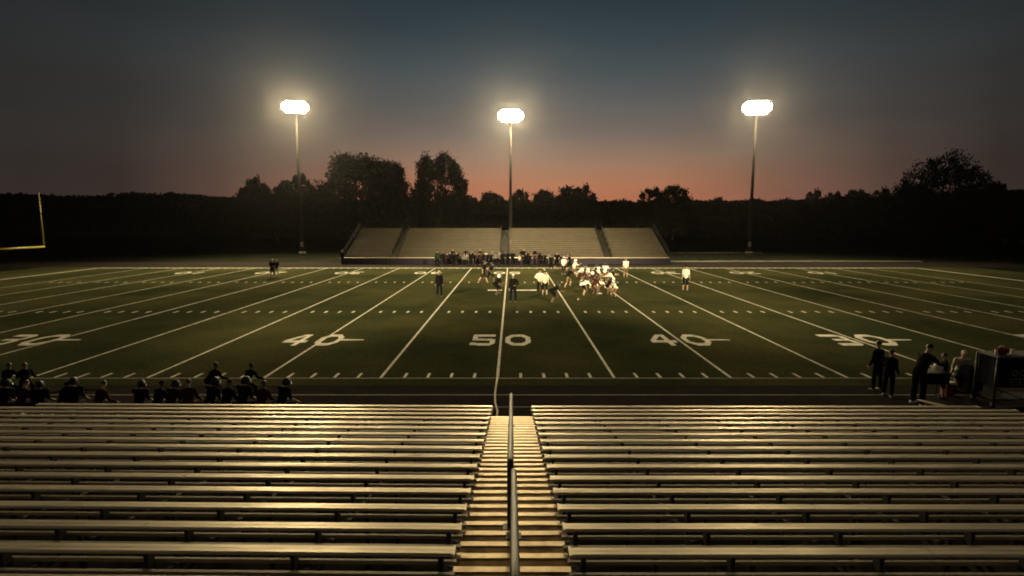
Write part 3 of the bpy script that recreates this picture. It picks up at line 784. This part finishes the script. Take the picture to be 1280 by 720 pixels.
# the crowd at the foot of the far bleachers
ORD = ['first', 'second', 'third', 'fourth', 'fifth', 'sixth', 'seventh', 'eighth', 'ninth', 'tenth', 'eleventh', 'twelfth', 'thirteenth', 'fourteenth', 'fifteenth', 'sixteenth', 'seventeenth', 'eighteenth']
rnd = random.Random(11)
tops = ['black', 'grey', 'black', 'navy', 'cream', 'black', 'maroon', 'black', 'grey', 'navy']
tn = {'white': 'white', 'grey': 'grey', 'black': 'black', 'cream': 'cream', 'navy': 'navy', 'maroon': 'maroon'}
for i in range(28):
    left = i < 18; k = i if left else i - 18
    u = (551 + k * 4.3 if left else 649 + k * 4.6) + rnd.uniform(-1.1, 1.1)
    x = gp(u, 331).x; tp = tops[(i * 3) % 10]
    person(rnd.choice(['stand', 'relax', 'hips', 'stand']), (x, 74.2 + rnd.uniform(-.7, .7), .004), R(180 + rnd.uniform(-50, 50)),
           f'{tn[tp]} topped bystander, {ORD[k]} from the left in the row {"left" if left else "right"} of the middle stairway', 'people standing on the far sideline', tp, 'black', rnd.choice(['hair', 'cap']), rnd.choice(['black', 'grey', 'navy']), rnd.choice(['skin', 'skin2']), 'jacket', h=rnd.uniform(1.62, 1.85) if left else rnd.uniform(1.45, 1.65))
for i in range(15):
    u = 562 + i * 8.0 + rnd.uniform(-2, 2)
    if 627 < u < 645: u += 18
    x = gp(u, 318, 1.0).x; tp = tops[(i * 7 + 2) % 10]; k = i % 2
    person('sit', (x, FY + .3 + .66 * k - .05, .95 + .262 * k - .47), R(180),
           f'person in a {tn[tp]} top seated low in the far bleachers, {ORD[i]} from the left', 'people seated low in the far bleachers', tp, rnd.choice(['black', 'navy', 'tan']), 'hair', 'black', rnd.choice(['skin', 'skin2']), 'jacket', h=1.75)
for i, (u, lb) in enumerate(((629, 'dark clad person at the foot of the middle stairway, left of three'), (635, 'dark clad person at the foot of the middle stairway, in the middle of three'), (641, 'dark clad person at the foot of the middle stairway, right of three'))):
    x = gp(u, 331).x
    person('relax', (x, 73.6, .004), R(170 + 10 * i), lb, 'people at the foot of the middle stairway', 'black', 'black', 'cap', 'black', 'skin2', 'jacket', h=2.0)

# ball
p = gp(723, 376)
mb = MB(); prof = [(-.14, .004), (-.12, .03), (-.08, .062), (-.03, .083), (.03, .083), (.08, .062), (.12, .03), (.14, .004)]
mb.tube([(x, 0, 0) for x, r in prof], [r for x, r in prof], 14)
ball = mb.build('football', M['leather'], None, True); ball.location = (p.x, p.y, .093); ball.rotation_euler = (0, 0, .6)
tag(ball, 'brown football lying on the grass in front of the scrum', 'football')
for s in (-1, 1):
    mb = MB(); mb.tube([(s * .085, 0, 0), (s * .10, 0, 0)], [.0605, .050], 14, cap=False); mb.build('stripe', M['white'], ball, True)
mb = MB()
for i in range(-3, 4): mb.box(i * .016 - .004, i * .016 + .004, -.02, .02, .078, .090)
mb.box(-.055, .055, -.004, .004, .083, .0915); mb.build('laces', M['white'], ball)

# ------------------------------------------------------------------ near sideline, left: team on long benches
def bench(x, y, ln, label):
    b = empty('team_bench', (x, y, 0)); tag(b, label, 'bench', 'long team benches on the near sideline')
    mb = MB(); mb.box(-ln / 2, ln / 2, -.14, .14, .36, .40, c=.008); mb.build('seat', M['frame'], b)
    for i in range(4):
        xx = -ln / 2 + .3 + (ln - .6) * i / 3
        mb = MB(); mb.tube([(xx, -.16, 0), (xx, -.08, .355), (xx, .08, .355), (xx, .16, 0)], .022, 6); mb.build('leg', M['frame'], b, True)
bench(-14.2, 16.5, 4.6, 'dark team bench on the near sideline, further left of the two with seated players')
bench(-8.9, 16.5, 5.0, 'dark team bench on the near sideline, right of the two with seated players')
rnd = random.Random(5)
seated = [(-16.5 + i * .55) for i in range(8)] + [(-11.4 + i * .56) for i in range(9)]
for i, x in enumerate(seated):
    grp = 'left' if i < 8 else 'right'; k = i if i < 8 else i - 8
    tp = ['black', 'navy', 'black', 'maroon'][i % 4]
    hd = ['helmet', 'hair', 'helmet', 'cap'][(i * 3) % 4]
    nmh = {'helmet': 'helmet', 'hair': 'bare head', 'cap': 'cap'}[hd]
    person('sit', (x + rnd.uniform(-.12, .12) + .35, 16.45, .0), R(rnd.uniform(-30, 30)),
           f'dark seated player with {nmh} on the {grp} team bench, {ORD[k]} from its left end', 'players seated on the near benches', tp, 'black', hd, 'hdark' if hd == 'helmet' else 'black', rnd.choice(['skin', 'skin2']), h=rnd.uniform(1.5, 1.72), style='jersey' if hd == 'helmet' else 'jacket')
for (u, v, po, lb) in ((8, 500, 'crouch', 'dark crouching figure at the left edge by the near benches'), (34, 499, 'crouch', 'dark figure crouching just behind the left team bench'),
                       (262, 499, 'crouch', 'dark figure crouching behind the right team bench'), (308, 500, 'crouch', 'dark figure crouching at the right end of the near team benches')):
    person(po, (gp(u, v).x, gp(u, v).y, .004), R(rnd.uniform(-40, 40)), lb, 'figures standing by the near benches', 'black', 'black', 'hair', style='jacket', skin='skin2', h=1.5 if po != 'reach' else 1.45)

# low chrome rail lying slanted in front of the first row at the left
a = gp(32, 498, .35); b_ = gp(78, 488, .75)
r_ = empty('slanted_rail', (a.x, a.y, 0)); tag(r_, 'thin grey slanted rail before the left end of the front seat row', 'rail')
q = b_ - a
mb = MB(); mb.tube([(0, 0, .35), (q.x, q.y, .75), (q.x + 1.2, q.y, .78)], .028, 8); mb.build('rail_bar', M['polem'], r_, True)
for (x, y, z) in ((0, 0, .35), (q.x, q.y, .75), (q.x + 1.2, q.y, .78)):
    mb = MB(); mb.tube([(x, y, 0), (x, y, z)], .025, 8); mb.build('post', M['frame'], r_, True)

# ------------------------------------------------------------------ near sideline, right: staff and equipment
NS = 'people on the near sideline at the right'
person('stand', (gp(1095, 488).x, gp(1095, 488).y, .004), R(20), 'dark clad person on the near sideline seen from behind, left of two', NS, 'black', 'black', 'hair', style='jacket', h=1.82)
person('relax', (gp(1109, 495).x, gp(1109, 495).y, .004), R(-60), 'dark clad person with a pale cap on the near sideline, right of two', NS, 'navy', 'black', 'cap', 'grey', style='jacket', h=1.66, shoe='wshoe')
person('reach', (gp(1146, 506).x, gp(1146, 506).y, .004), R(-75), 'tall dark clad person reaching over a small table on the near sideline', NS, 'black', 'black', 'hair', style='jacket', h=2.12, shoe='wshoe')
person('stand', (gp(1177, 497).x, gp(1177, 497).y, .004), R(70), 'dark clad bare legged person in shorts beside the small table', NS, 'black', 'black', 'hair', style='jersey', h=1.58)
pc = gp(1199, 484)
person('sit', (pc.x, pc.y, .0), R(150), 'person with pale cap and pale shirt seated on a stool behind the drum case', NS, 'cream', 'navy', 'cap', 'cream', style='jersey', h=1.9)
s_ = empty('stool', (pc.x, pc.y + .02, 0)); tag(s_, 'dark stool under the person with the pale cap', 'stool')
mb = MB(); mb.tube([(0, 0, .40), (0, 0, .44)], .19, 16); mb.build('seat', M['frame'], s_, True)
for i in range(4):
    c_ = math.cos(PI / 4 + i * PI / 2); sn_ = math.sin(PI / 4 + i * PI / 2)
    mb = MB(); mb.tube([(c_ * .2, sn_ * .2, 0), (c_ * .12, sn_ * .12, .40)], .016, 6); mb.build('leg', M['frame'], s_, True)
# drum case
pd = gp(1212, 489)
dc = empty('drum_case', (pd.x, pd.y, 0), R(10)); tag(dc, 'dark boxy drum case with a pale corner edge in front of the seated person', 'case')
mb = MB(); mb.box(-.30, .30, -.22, .22, .06, .86, c=.03); mb.build('body', M['navy'], dc)
mb = MB(); mb.box(-.31, .31, -.23, .23, .862, .91, c=.02); mb.build('lid', M['black'], dc)
mb = MB(); mb.box(.285, .315, -.245, -.215, .08, .60, c=.005); mb.build('edge_trim', M['white'], dc)
for sx in (-.24, .24):
    for sy in (-.16, .16):
        mb = MB(); mb.tube([(sx - .015, sy, .035), (sx + .015, sy, .035)], .035, 10); mb.build('caster', M['shoe'], dc, True)
# small folding table
pt = gp(1163, 497)
tb = empty('folding_table', (pt.x, pt.y, 0)); tag(tb, 'small folding table with pale top edge on the near sideline', 'table')
mb = MB(); mb.box(-.42, .42, -.3, .3, .93, .97, c=.01); mb.build('tabletop', M['grey'], tb)
mb = MB(); mb.box(-.40, .40, -.28, .28, .55, .925, c=.02); mb.build('table_skirt', M['black'], tb)
for sx in (-.38, .38):
    for sy in (-.26, .26):
        mb = MB(); mb.tube([(sx, sy, 0), (sx * .95, sy * .95, .93)], .018, 6); mb.build('leg', M['frame'], tb, True)
# pale board leaning on the front row
pb = gp(1150, 500, .35); pe = gp(1196, 511.5, .60)
mb = MB(); v1 = pe - pb; mb.box(0, v1.length, -.10, .10, -.015, .015, c=.006)
bd = mb.build('loose_board', M['foot']); bd.location = pb; bd.rotation_euler = Vector((v1.x, v1.y, v1.z)).to_track_quat('X', 'Z').to_euler()
tag(bd, 'loose narrow board slanting down to the right end of the front seat row', 'board')

# tall equipment cart with lettered panel at right edge
ec = gp(1243, 511)
ct = empty('equipment_cart', (ec.x, ec.y + .1, 0)); tag(ct, 'tall dark equipment cart with a pale corner post and lettered panel at the right edge', 'cart')
CW, CH = 2.3, 1.70
mb = MB(); mb.box(.10, CW, .05, .80, .66, CH - .03, c=.02); mb.build('cabinet', M['navy'], ct)
mb = MB(); mb.box(.06, CW, .04, .81, .24, .28, c=.01); mb.build('lower_shelf', M['frame'], ct)
for y in (.03, .82):
    mb = MB(); mb.tube([(.05, y, .66), (CW * .45, y, .28)], .016, 6); mb.build('brace', M['pipe'], ct, True)
mb = MB(); mb.box(.02, CW + .05, .0, .85, CH - .026, CH + .02, c=.01); mb.build('top_tray', M['grey'], ct)
for (x, y) in ((.05, .03), (CW + .02, .03), (.05, .82), (CW + .02, .82)):
    mb = MB(); mb.tube([(x, y, .16), (x, y, CH - .03)], .035, 8); pz = mb.build('corner_post', M['pipe'], ct, True)
    mb = MB(); mb.tube([(x - .03, y, .085), (x + .03, y, .085)], .085, 14); mb.build('caster', M['polem'], pz, True)
mb = MB(); mb.box(.42, 2.1, -.012, .045, .72, 1.36, c=.006); pn = mb.build('sign_panel', M['black'], ct)
# pale lettering: a row of rounded letters over a row of outlined block letters
mb = MB()
def letter(segs, x0, z0, w_, h_, th):
    for (a0, b0, a1, b1) in segs:
        mb.box(x0 + min(a0, a1) * w_ - th / 2, x0 + max(a0, a1) * w_ + th / 2, -.026, -.013, z0 + min(b0, b1) * h_ - th / 2, z0 + max(b0, b1) * h_ + th / 2)
E_ = [(0, 0, 0, 1), (0, 1, 1, 1), (0, 0, 1, 0), (.25, .5, .8, .5)]
I_ = [(.5, .05, .5, .95)]
O_ = [(0, 0, 0, 1), (1, 0, 1, 1), (.05, 1, .95, 1), (.05, 0, .95, 0)]
x = .50
for sg in (E_, O_, I_, E_, I_): letter(sg, x, .78, .24, .20, .035); x += .31
x = .62
for i in range(5):
    c0 = Vector((x + i * .25, -.02, 1.18))
    mb.tube([c0 + Vector((.085 * math.cos(a), 0, .09 * math.sin(a))) for a in [2 * PI * j / 12 for j in range(13)]], .02, 6)
mb.build('lettering', M['grey'], pn)
# things lying on the cart
def bag(x, label, col, sx, sz, m2=None):
    o = empty('gear_bag', (ct.location.x + x, ct.location.y + .35, CH + .02)); tag(o, label, 'bag')
    mb = MB()
    mb.ball((0, 0, sz * .48), 1, 0, 2, (sx, .18, sz * .5)); mb.ball((sx * .4, .02, sz * .42), 1, 0, 2, (sx * .6, .16, sz * .42)); mb.ball((-sx * .45, -.02, sz * .40), 1, 0, 2, (sx * .55, .17, sz * .40))
    lk = link('body', voxel(mb, .02, 3), o); lk.data.materials.clear(); lk.data.materials.append(M[col])
    mb = MB(); mb.tube([(-sx * .5, 0, sz * .8), (-sx * .25, 0, sz * 1.15), (sx * .25, 0, sz * 1.15), (sx * .5, 0, sz * .8)], .014, 6); mb.build('handle', M[m2 or col], o, True)
bag(.42, 'slumped red gear bag on top of the equipment cart', 'red', .24, .24, 'white')
bag(1.75, 'pale gear bag on the far right of the equipment cart top', 'cream', .22, .12)
for i, (x, lb) in enumerate(((.16, 'white drink bottle at the left corner of the cart top'), (.78, 'white drink bottle standing right of the red bag on the cart'), (.92, 'white drink bottle further right of the red bag, tilted slightly apart'))):
    o = empty('drink_bottle', (ct.location.x + x, ct.location.y + .25 + .1 * i, CH + .02)); tag(o, lb, 'bottle', 'drink bottles on the equipment cart')
    mb = MB(); mb.tube([(0, 0, 0), (0, 0, .02), (0, 0, .16), (0, 0, .19)], [.035, .042, .042, .025], 12); mb.build('body', M['white'], o, True)
    mb = MB(); mb.tube([(0, 0, .19), (0, 0, .22), (0, 0, .24)], [.024, .02, .008], 10); mb.build('cap', M['red'], o, True)

def spare_helmet(loc, label, col, rz):
    ms = figure_meshes(('stand', True), JC['stand'], True); H0 = JC['stand']['H'] + JC['stand']['hd'] * .03
    o = empty('helmet', loc, rz); tag(o, label, 'helmet', 'spare helmets by the near sideline')
    for me, nm_, mt in ((ms['helmet'], 'shell', M[col]), (ms['mask'], 'face_mask', M['mask'])):
        q_ = link(nm_, mvar(me, nm_, mt), o); q_.location = -H0 + Vector((0, 0, .128))
spare_helmet((pt.x + .12, pt.y - .05, .972), 'white helmet resting on the small folding table', 'hwhite', .8)
hp_ = gp(1189, 488); spare_helmet((hp_.x, hp_.y, .004), 'pale helmet on the ground between the table and the drum case', 'hwhite', 2.2)
jg = gp(1187, 494)
o = empty('cooler_jug', (jg.x, jg.y, .004)); tag(o, 'red round drinks cooler on the ground right of the folding table', 'cooler')
mb = MB(); mb.tube([(0, 0, 0), (0, 0, .03), (0, 0, .40), (0, 0, .42)], [.15, .165, .175, .16], 18); mb.build('body', M['red'], o, True)
mb = MB(); mb.tube([(0, 0, .421), (0, 0, .46), (0, 0, .48)], [.178, .178, .12], 18); mb.build('lid', M['white'], o, True)
mb = MB(); mb.tube([(0, -.17, .06), (0, -.22, .06), (0, -.22, .035)], .018, 8); mb.build('spigot', M['white'], o, True)

# ------------------------------------------------------------------ trees
def tree_meshes(kind, seed):
    """unit tree: height 1, crown half-width about .5 x wide"""
    r = random.Random(seed)
    lobes, trunk_h, leaf, nleaf, nclump, gap = kind
    tr_ = MB()
    lean = r.uniform(-.03, .03)
    tr_.tube([(0, 0, 0), (lean * .3, 0, trunk_h * .5), (lean, 0, trunk_h), (lean * 1.5, 0, .75)], [.030, .022, .018, .006], 8)
    cl = []
    for (cx, cz, rx, rz_) in lobes:
        for i in range(nclump):
            while True:
                p = Vector((r.uniform(-1, 1), r.uniform(-1, 1), r.uniform(-1, 1)))
                if .12 < p.length < 1: break
            p = p * (p.length ** -.45)          # toward the skin of the crown
            q = Vector((cx + p.x * rx, p.y * rx * .9, cz + p.z * rz_))
            if noise.noise(q * 7 + Vector((seed, 0, 0))) < gap: continue
            cl.append(q)
        a = Vector((lean, 0, trunk_h * r.uniform(.75, 1.0)))
        b = Vector((cx, r.uniform(-.3, .3) * rx, cz))
        tr_.tube([a, a.lerp(b, .5) + Vector((0, 0, .02)), b, b + Vector((r.uniform(-.5, .5) * rx, 0, rz_ * .7))], [.014, .010, .006, .002], 6)
    cr = MB()
    for q in cl:
        cs = r.uniform(.035, .065)
        for i in range(nleaf):
            v = Vector((r.gauss(0, 1), r.gauss(0, 1), r.gauss(0, .8))) * cs * .62 + q
            if v.z < .03: continue
            n_ = Vector((r.uniform(-1, 1), r.uniform(-1, 1), r.uniform(-.6, 1))).normalized()
            a = n_.orthogonal().normalized(); b = n_.cross(a); s = leaf * r.uniform(.6, 1.3)
            cr.add([v - a * s, v - b * s * .6, v + a * s, v + b * s * .6], [(0, 1, 2, 3)])
    return tr_.mesh('trunk', M['bark'], True), cr.mesh('crown', M['leaf'])
KINDS = {
 'dome': ([(0, .66, .26, .28), (-.25, .52, .20, .24), (.26, .50, .20, .24), (-.10, .83, .15, .13), (.14, .80, .14, .13), (-.40, .36, .13, .20), (.40, .34, .13, .20), (0, .36, .42, .24)], .28, .015, 30, 95, -.5),
 'tall': ([(-.24, .80, .15, .15), (.10, .87, .17, .11), (.30, .78, .12, .11), (.40, .62, .11, .10), (0, .64, .20, .18), (-.30, .58, .13, .12), (.22, .46, .13, .13), (-.12, .42, .18, .18), (.02, .28, .30, .18)], .26, .015, 34, 75, -.42),
 'spread': ([(-.26, .70, .22, .18), (.10, .80, .22, .17), (.33, .64, .20, .16), (-.05, .55, .34, .22), (-.44, .52, .14, .12), (.45, .44, .16, .2), (0, .34, .46, .2)], .24, .014, 26, 90, -.24),
 'round': ([(0, .62, .36, .34), (-.25, .45, .26, .28), (.26, .46, .25, .26), (0, .3, .44, .22)], .2, .026, 36, 110, -1),
 'scrub': ([(-.3, .62, .24, .28), (.22, .68, .26, .28), (0, .42, .46, .32), (.46, .42, .2, .26), (-.5, .38, .2, .24)], .15, .026, 36, 110, -.75),
}
TM = {}
def tree(kind, u, vtop, wpx, D, label, seed=0, grp='trees along the skyline'):
    key = (kind, seed)
    if key not in TM: TM[key] = tree_meshes(KINDS[kind], seed + 3)
    el_ = math.atan((360 - vtop) / FPX) - TILT
    H = (CAM.z + math.tan(el_) * D) / .97
    x = CAM.x + (u - 640) / FPX * (D * math.cos(TILT) + (CAM.z - H * .6) * math.sin(TILT))
    W = wpx / FPX * D
    t = empty('tree', (x, D, -.05), R((seed * 47) % 30 - 15)); tag(t, label, 'tree', grp)
    t.scale = (W, W * .9, H)
    link('trunk', TM[key][0], t); link('crown', TM[key][1], t)
tree('round', 318, 222, 52, 150, 'small round tree on the skyline, left of the left floodlight pole', 1)
tree('scrub', 345, 228, 50, 152, 'low uneven tree between the leftmost round tree and the left floodlight pole', 1)
tree('round', 376, 218, 50, 148, 'round tree directly behind the left floodlight pole', 2)
tree('dome', 447, 193, 116, 140, 'broad dome shaped tree, the widest on the skyline, just right of the left floodlight pole', 1)
tree('dome', 488, 201, 64, 143, 'dome shaped tree merging into the right shoulder of the widest tree', 2)
tree('tall', 548, 194, 66, 140, 'tall narrow tree with gaps in its crown, between the widest tree and the middle floodlight', 1)
tree('scrub', 515, 236, 44, 150, 'low bush like tree filling the gap under the tall narrow tree, on its left', 2)
tree('scrub', 602, 240, 60, 165, 'low tree just left of the middle floodlight pole', 3)
tree('round', 650, 235, 34, 160, 'small round tree just right of the middle floodlight pole', 3)
tree('scrub', 632, 247, 34, 172, 'very low tree behind the middle floodlight pole', 1)
tree('scrub', 698, 234, 60, 160, 'bushy low tree over the far bleachers, left half of a twin clump', 2)
tree('round', 728, 232, 50, 160, 'bushy low tree over the far bleachers, right half of a twin clump', 1)
tree('scrub', 770, 249, 56, 175, 'lowest tree between the twin clump and the round tree at its right', 3)
tree('round', 815, 235, 50, 165, 'round tree right of the far bleachers, left of a close pair', 2)
tree('round', 842, 230, 54, 165, 'round tree right of the far bleachers, right of a close pair', 3)
tree('scrub', 884, 248, 60, 178, 'low flat tree left of the right floodlight pole', 1)
tree('scrub', 930, 249, 60, 180, 'low flat tree behind the right floodlight pole', 2)
tree('scrub', 975, 248, 50, 178, 'low flat tree just right of the right floodlight pole', 3)
tree('round', 1016, 238, 44, 160, 'small round tree, first bump right of the right floodlight pole', 1)
tree('round', 1042, 240, 36, 162, 'small round tree, second bump right of the right floodlight pole', 2)
tree('round', 1070, 235, 50, 160, 'small round tree, third and tallest bump right of the right floodlight pole', 3)
tree('round', 1100, 236, 48, 162, 'small round tree just left of the big spreading tree', 1)
tree('spread', 1181, 189, 104, 132, 'big spreading open crowned tree on the right of the skyline', 1)
tree('scrub', 1140, 232, 54, 140, 'low tree filling the left foot of the big spreading tree', 1)
tree('scrub', 1226, 228, 60, 140, 'low tree filling the right foot of the big spreading tree', 2)
tree('scrub', 1270, 236, 70, 150, 'dark low tree at the right edge of the picture', 3)
tree('scrub', 283, 247, 60, 165, 'low dark tree where the flat left treeline meets the round trees', 2)

# distant woods: one mass of foliage far behind, over low swelling ground
def ridge(name, X0, X1, Y0, Y1, hf, nleaf, leaf, seed):
    r = random.Random(seed); mb = MB(); n_ = 160; vs = []
    for i in range(n_ + 1):
        x = X0 + (X1 - X0) * i / n_; h = hf(x) * .93
        vs += [(x, Y0 - 1.5, 0), (x, Y0, h * .75), (x, (Y0 + Y1) / 2, h), (x, Y1, h * .7), (x, Y1 + 1, 0)]
    fs = []
    for i in range(n_):
        for j in range(4): fs.append((i * 5 + j, (i + 1) * 5 + j, (i + 1) * 5 + j + 1, i * 5 + j + 1))
    mb.add(vs, fs)
    for i in range(nleaf):
        x = r.uniform(X0, X1); h = hf(x) + 1.5 * noise.noise(Vector((x * .22, seed, 0))) + .9 * noise.noise(Vector((x * .6, seed, 5)))
        t = r.random()
        if t < .55: z = h * (1 - .10 * r.random()); y = r.uniform(Y0, Y1)
        else: z = h * r.random() ** .8; y = Y0 - r.uniform(.2, 2.2)
        nn_ = Vector((r.uniform(-1, 1), r.uniform(-1, 1), r.uniform(-1, 1))).normalized(); a = nn_.orthogonal().normalized(); b = nn_.cross(a); s = leaf * r.uniform(.5, 1.3); c = Vector((x, y, z))
        mb.add([c - a * s, c - b * s * .7, c + a * s, c + b * s * .7], [(0, 1, 2, 3)])
    o = mb.build(name, M['leaf2']); tag(o, 'flat dark mass of far off woods below the skyline', 'woods', kind='stuff'); return o
def hw(x):
    base = 12.2 + 1.1 * noise.noise(Vector((x * .03, 3, 0))) + .6 * noise.noise(Vector((x * .11, 9, 0)))
    if x < -75: base += min(2.2, (-75 - x) * .05)
    if x > 110: base += min(5, (x - 110) * .06)
    return base
ridge('distant_woods', -300, 300, 188, 205, hw, 26000, .75, 4)

# dark house at the right, mostly lost in the shadow of the trees
hx = 640
hs = empty('house', (104, 118, 0), R(14)); tag(hs, 'dim house with a gabled roof under the trees at the right edge', 'house')
mb = MB(); mb.box(-5, 5, -3.5, 3.5, 0, 3.0); mb.add([(-5, -3.5, 3.0), (-5, 3.5, 3.0), (-5, 0, 5.2)], [(0, 1, 2)]); mb.add([(5, -3.5, 3.0), (5, 3.5, 3.0), (5, 0, 5.2)], [(0, 1, 2)]); mb.build('wall', M['soil'], hs)
mb = MB()
for s in (-1, 1):
    mb.add([(-5.4, s * 3.9, 2.8), (5.4, s * 3.9, 2.8), (5.4, 0, 5.25), (-5.4, 0, 5.25), (-5.4, s * 3.9, 2.95), (5.4, s * 3.9, 2.95), (5.4, 0, 5.42), (-5.4, 0, 5.42)], [(0, 1, 2, 3), (4, 5, 6, 7), (0, 1, 5, 4), (3, 0, 4, 7), (1, 2, 6, 5)])
mb.build('roof', M['track'], hs)
for x in (-2.8, 2.2):
    mb = MB(); mb.box(x - .6, x + .6, -3.53, -3.502, 1.0, 2.2); wf = mb.build('window', M['grey'], hs)
    mb = MB(); mb.box(x - .5, x + .5, -3.545, -3.532, 1.1, 2.1); mb.build('pane', M['hdark'], wf)
mb = MB(); mb.box(-.5, .5, -3.54, -3.502, .05, 2.1); mb.build('door', M['maroon'], hs)

# ------------------------------------------------------------------ thin haze volume, added to give the lamps their glow
HAZE = .00008
mb = MB(); mb.box(-705, 705, -155, 805, -2.0, 34)
hz = mb.build('haze', None or M['soil']); hz.data.materials.clear()
hm_ = bpy.data.materials.new('haze_air'); hm_.use_nodes = True; n_ = hm_.node_tree; n_.nodes.clear()
vo = n_.nodes.new('ShaderNodeVolumePrincipled'); vo.inputs['Color'].default_value = (.9, .88, .85, 1); vo.inputs['Density'].default_value = HAZE; vo.inputs['Anisotropy'].default_value = .92
oo = n_.nodes.new('ShaderNodeOutputMaterial'); n_.links.new(vo.outputs[0], oo.inputs['Volume'])
hz.data.materials.append(hm_); hz['kind'] = 'stuff'; hz['label'] = 'thin haze added over the whole field to give the lamps their glow'

# ------------------------------------------------------------------ render settings
scene.view_settings.view_transform = 'Standard'; scene.view_settings.look = 'None'
scene.view_settings.gamma = 1; scene.view_settings.exposure = 0
scene.render.engine = 'CYCLES'
scene.cycles.use_denoising = True
scene.cycles.filter_width = 1.9
scene.cycles.max_bounces = 5
scene.cycles.sample_clamp_indirect = 4
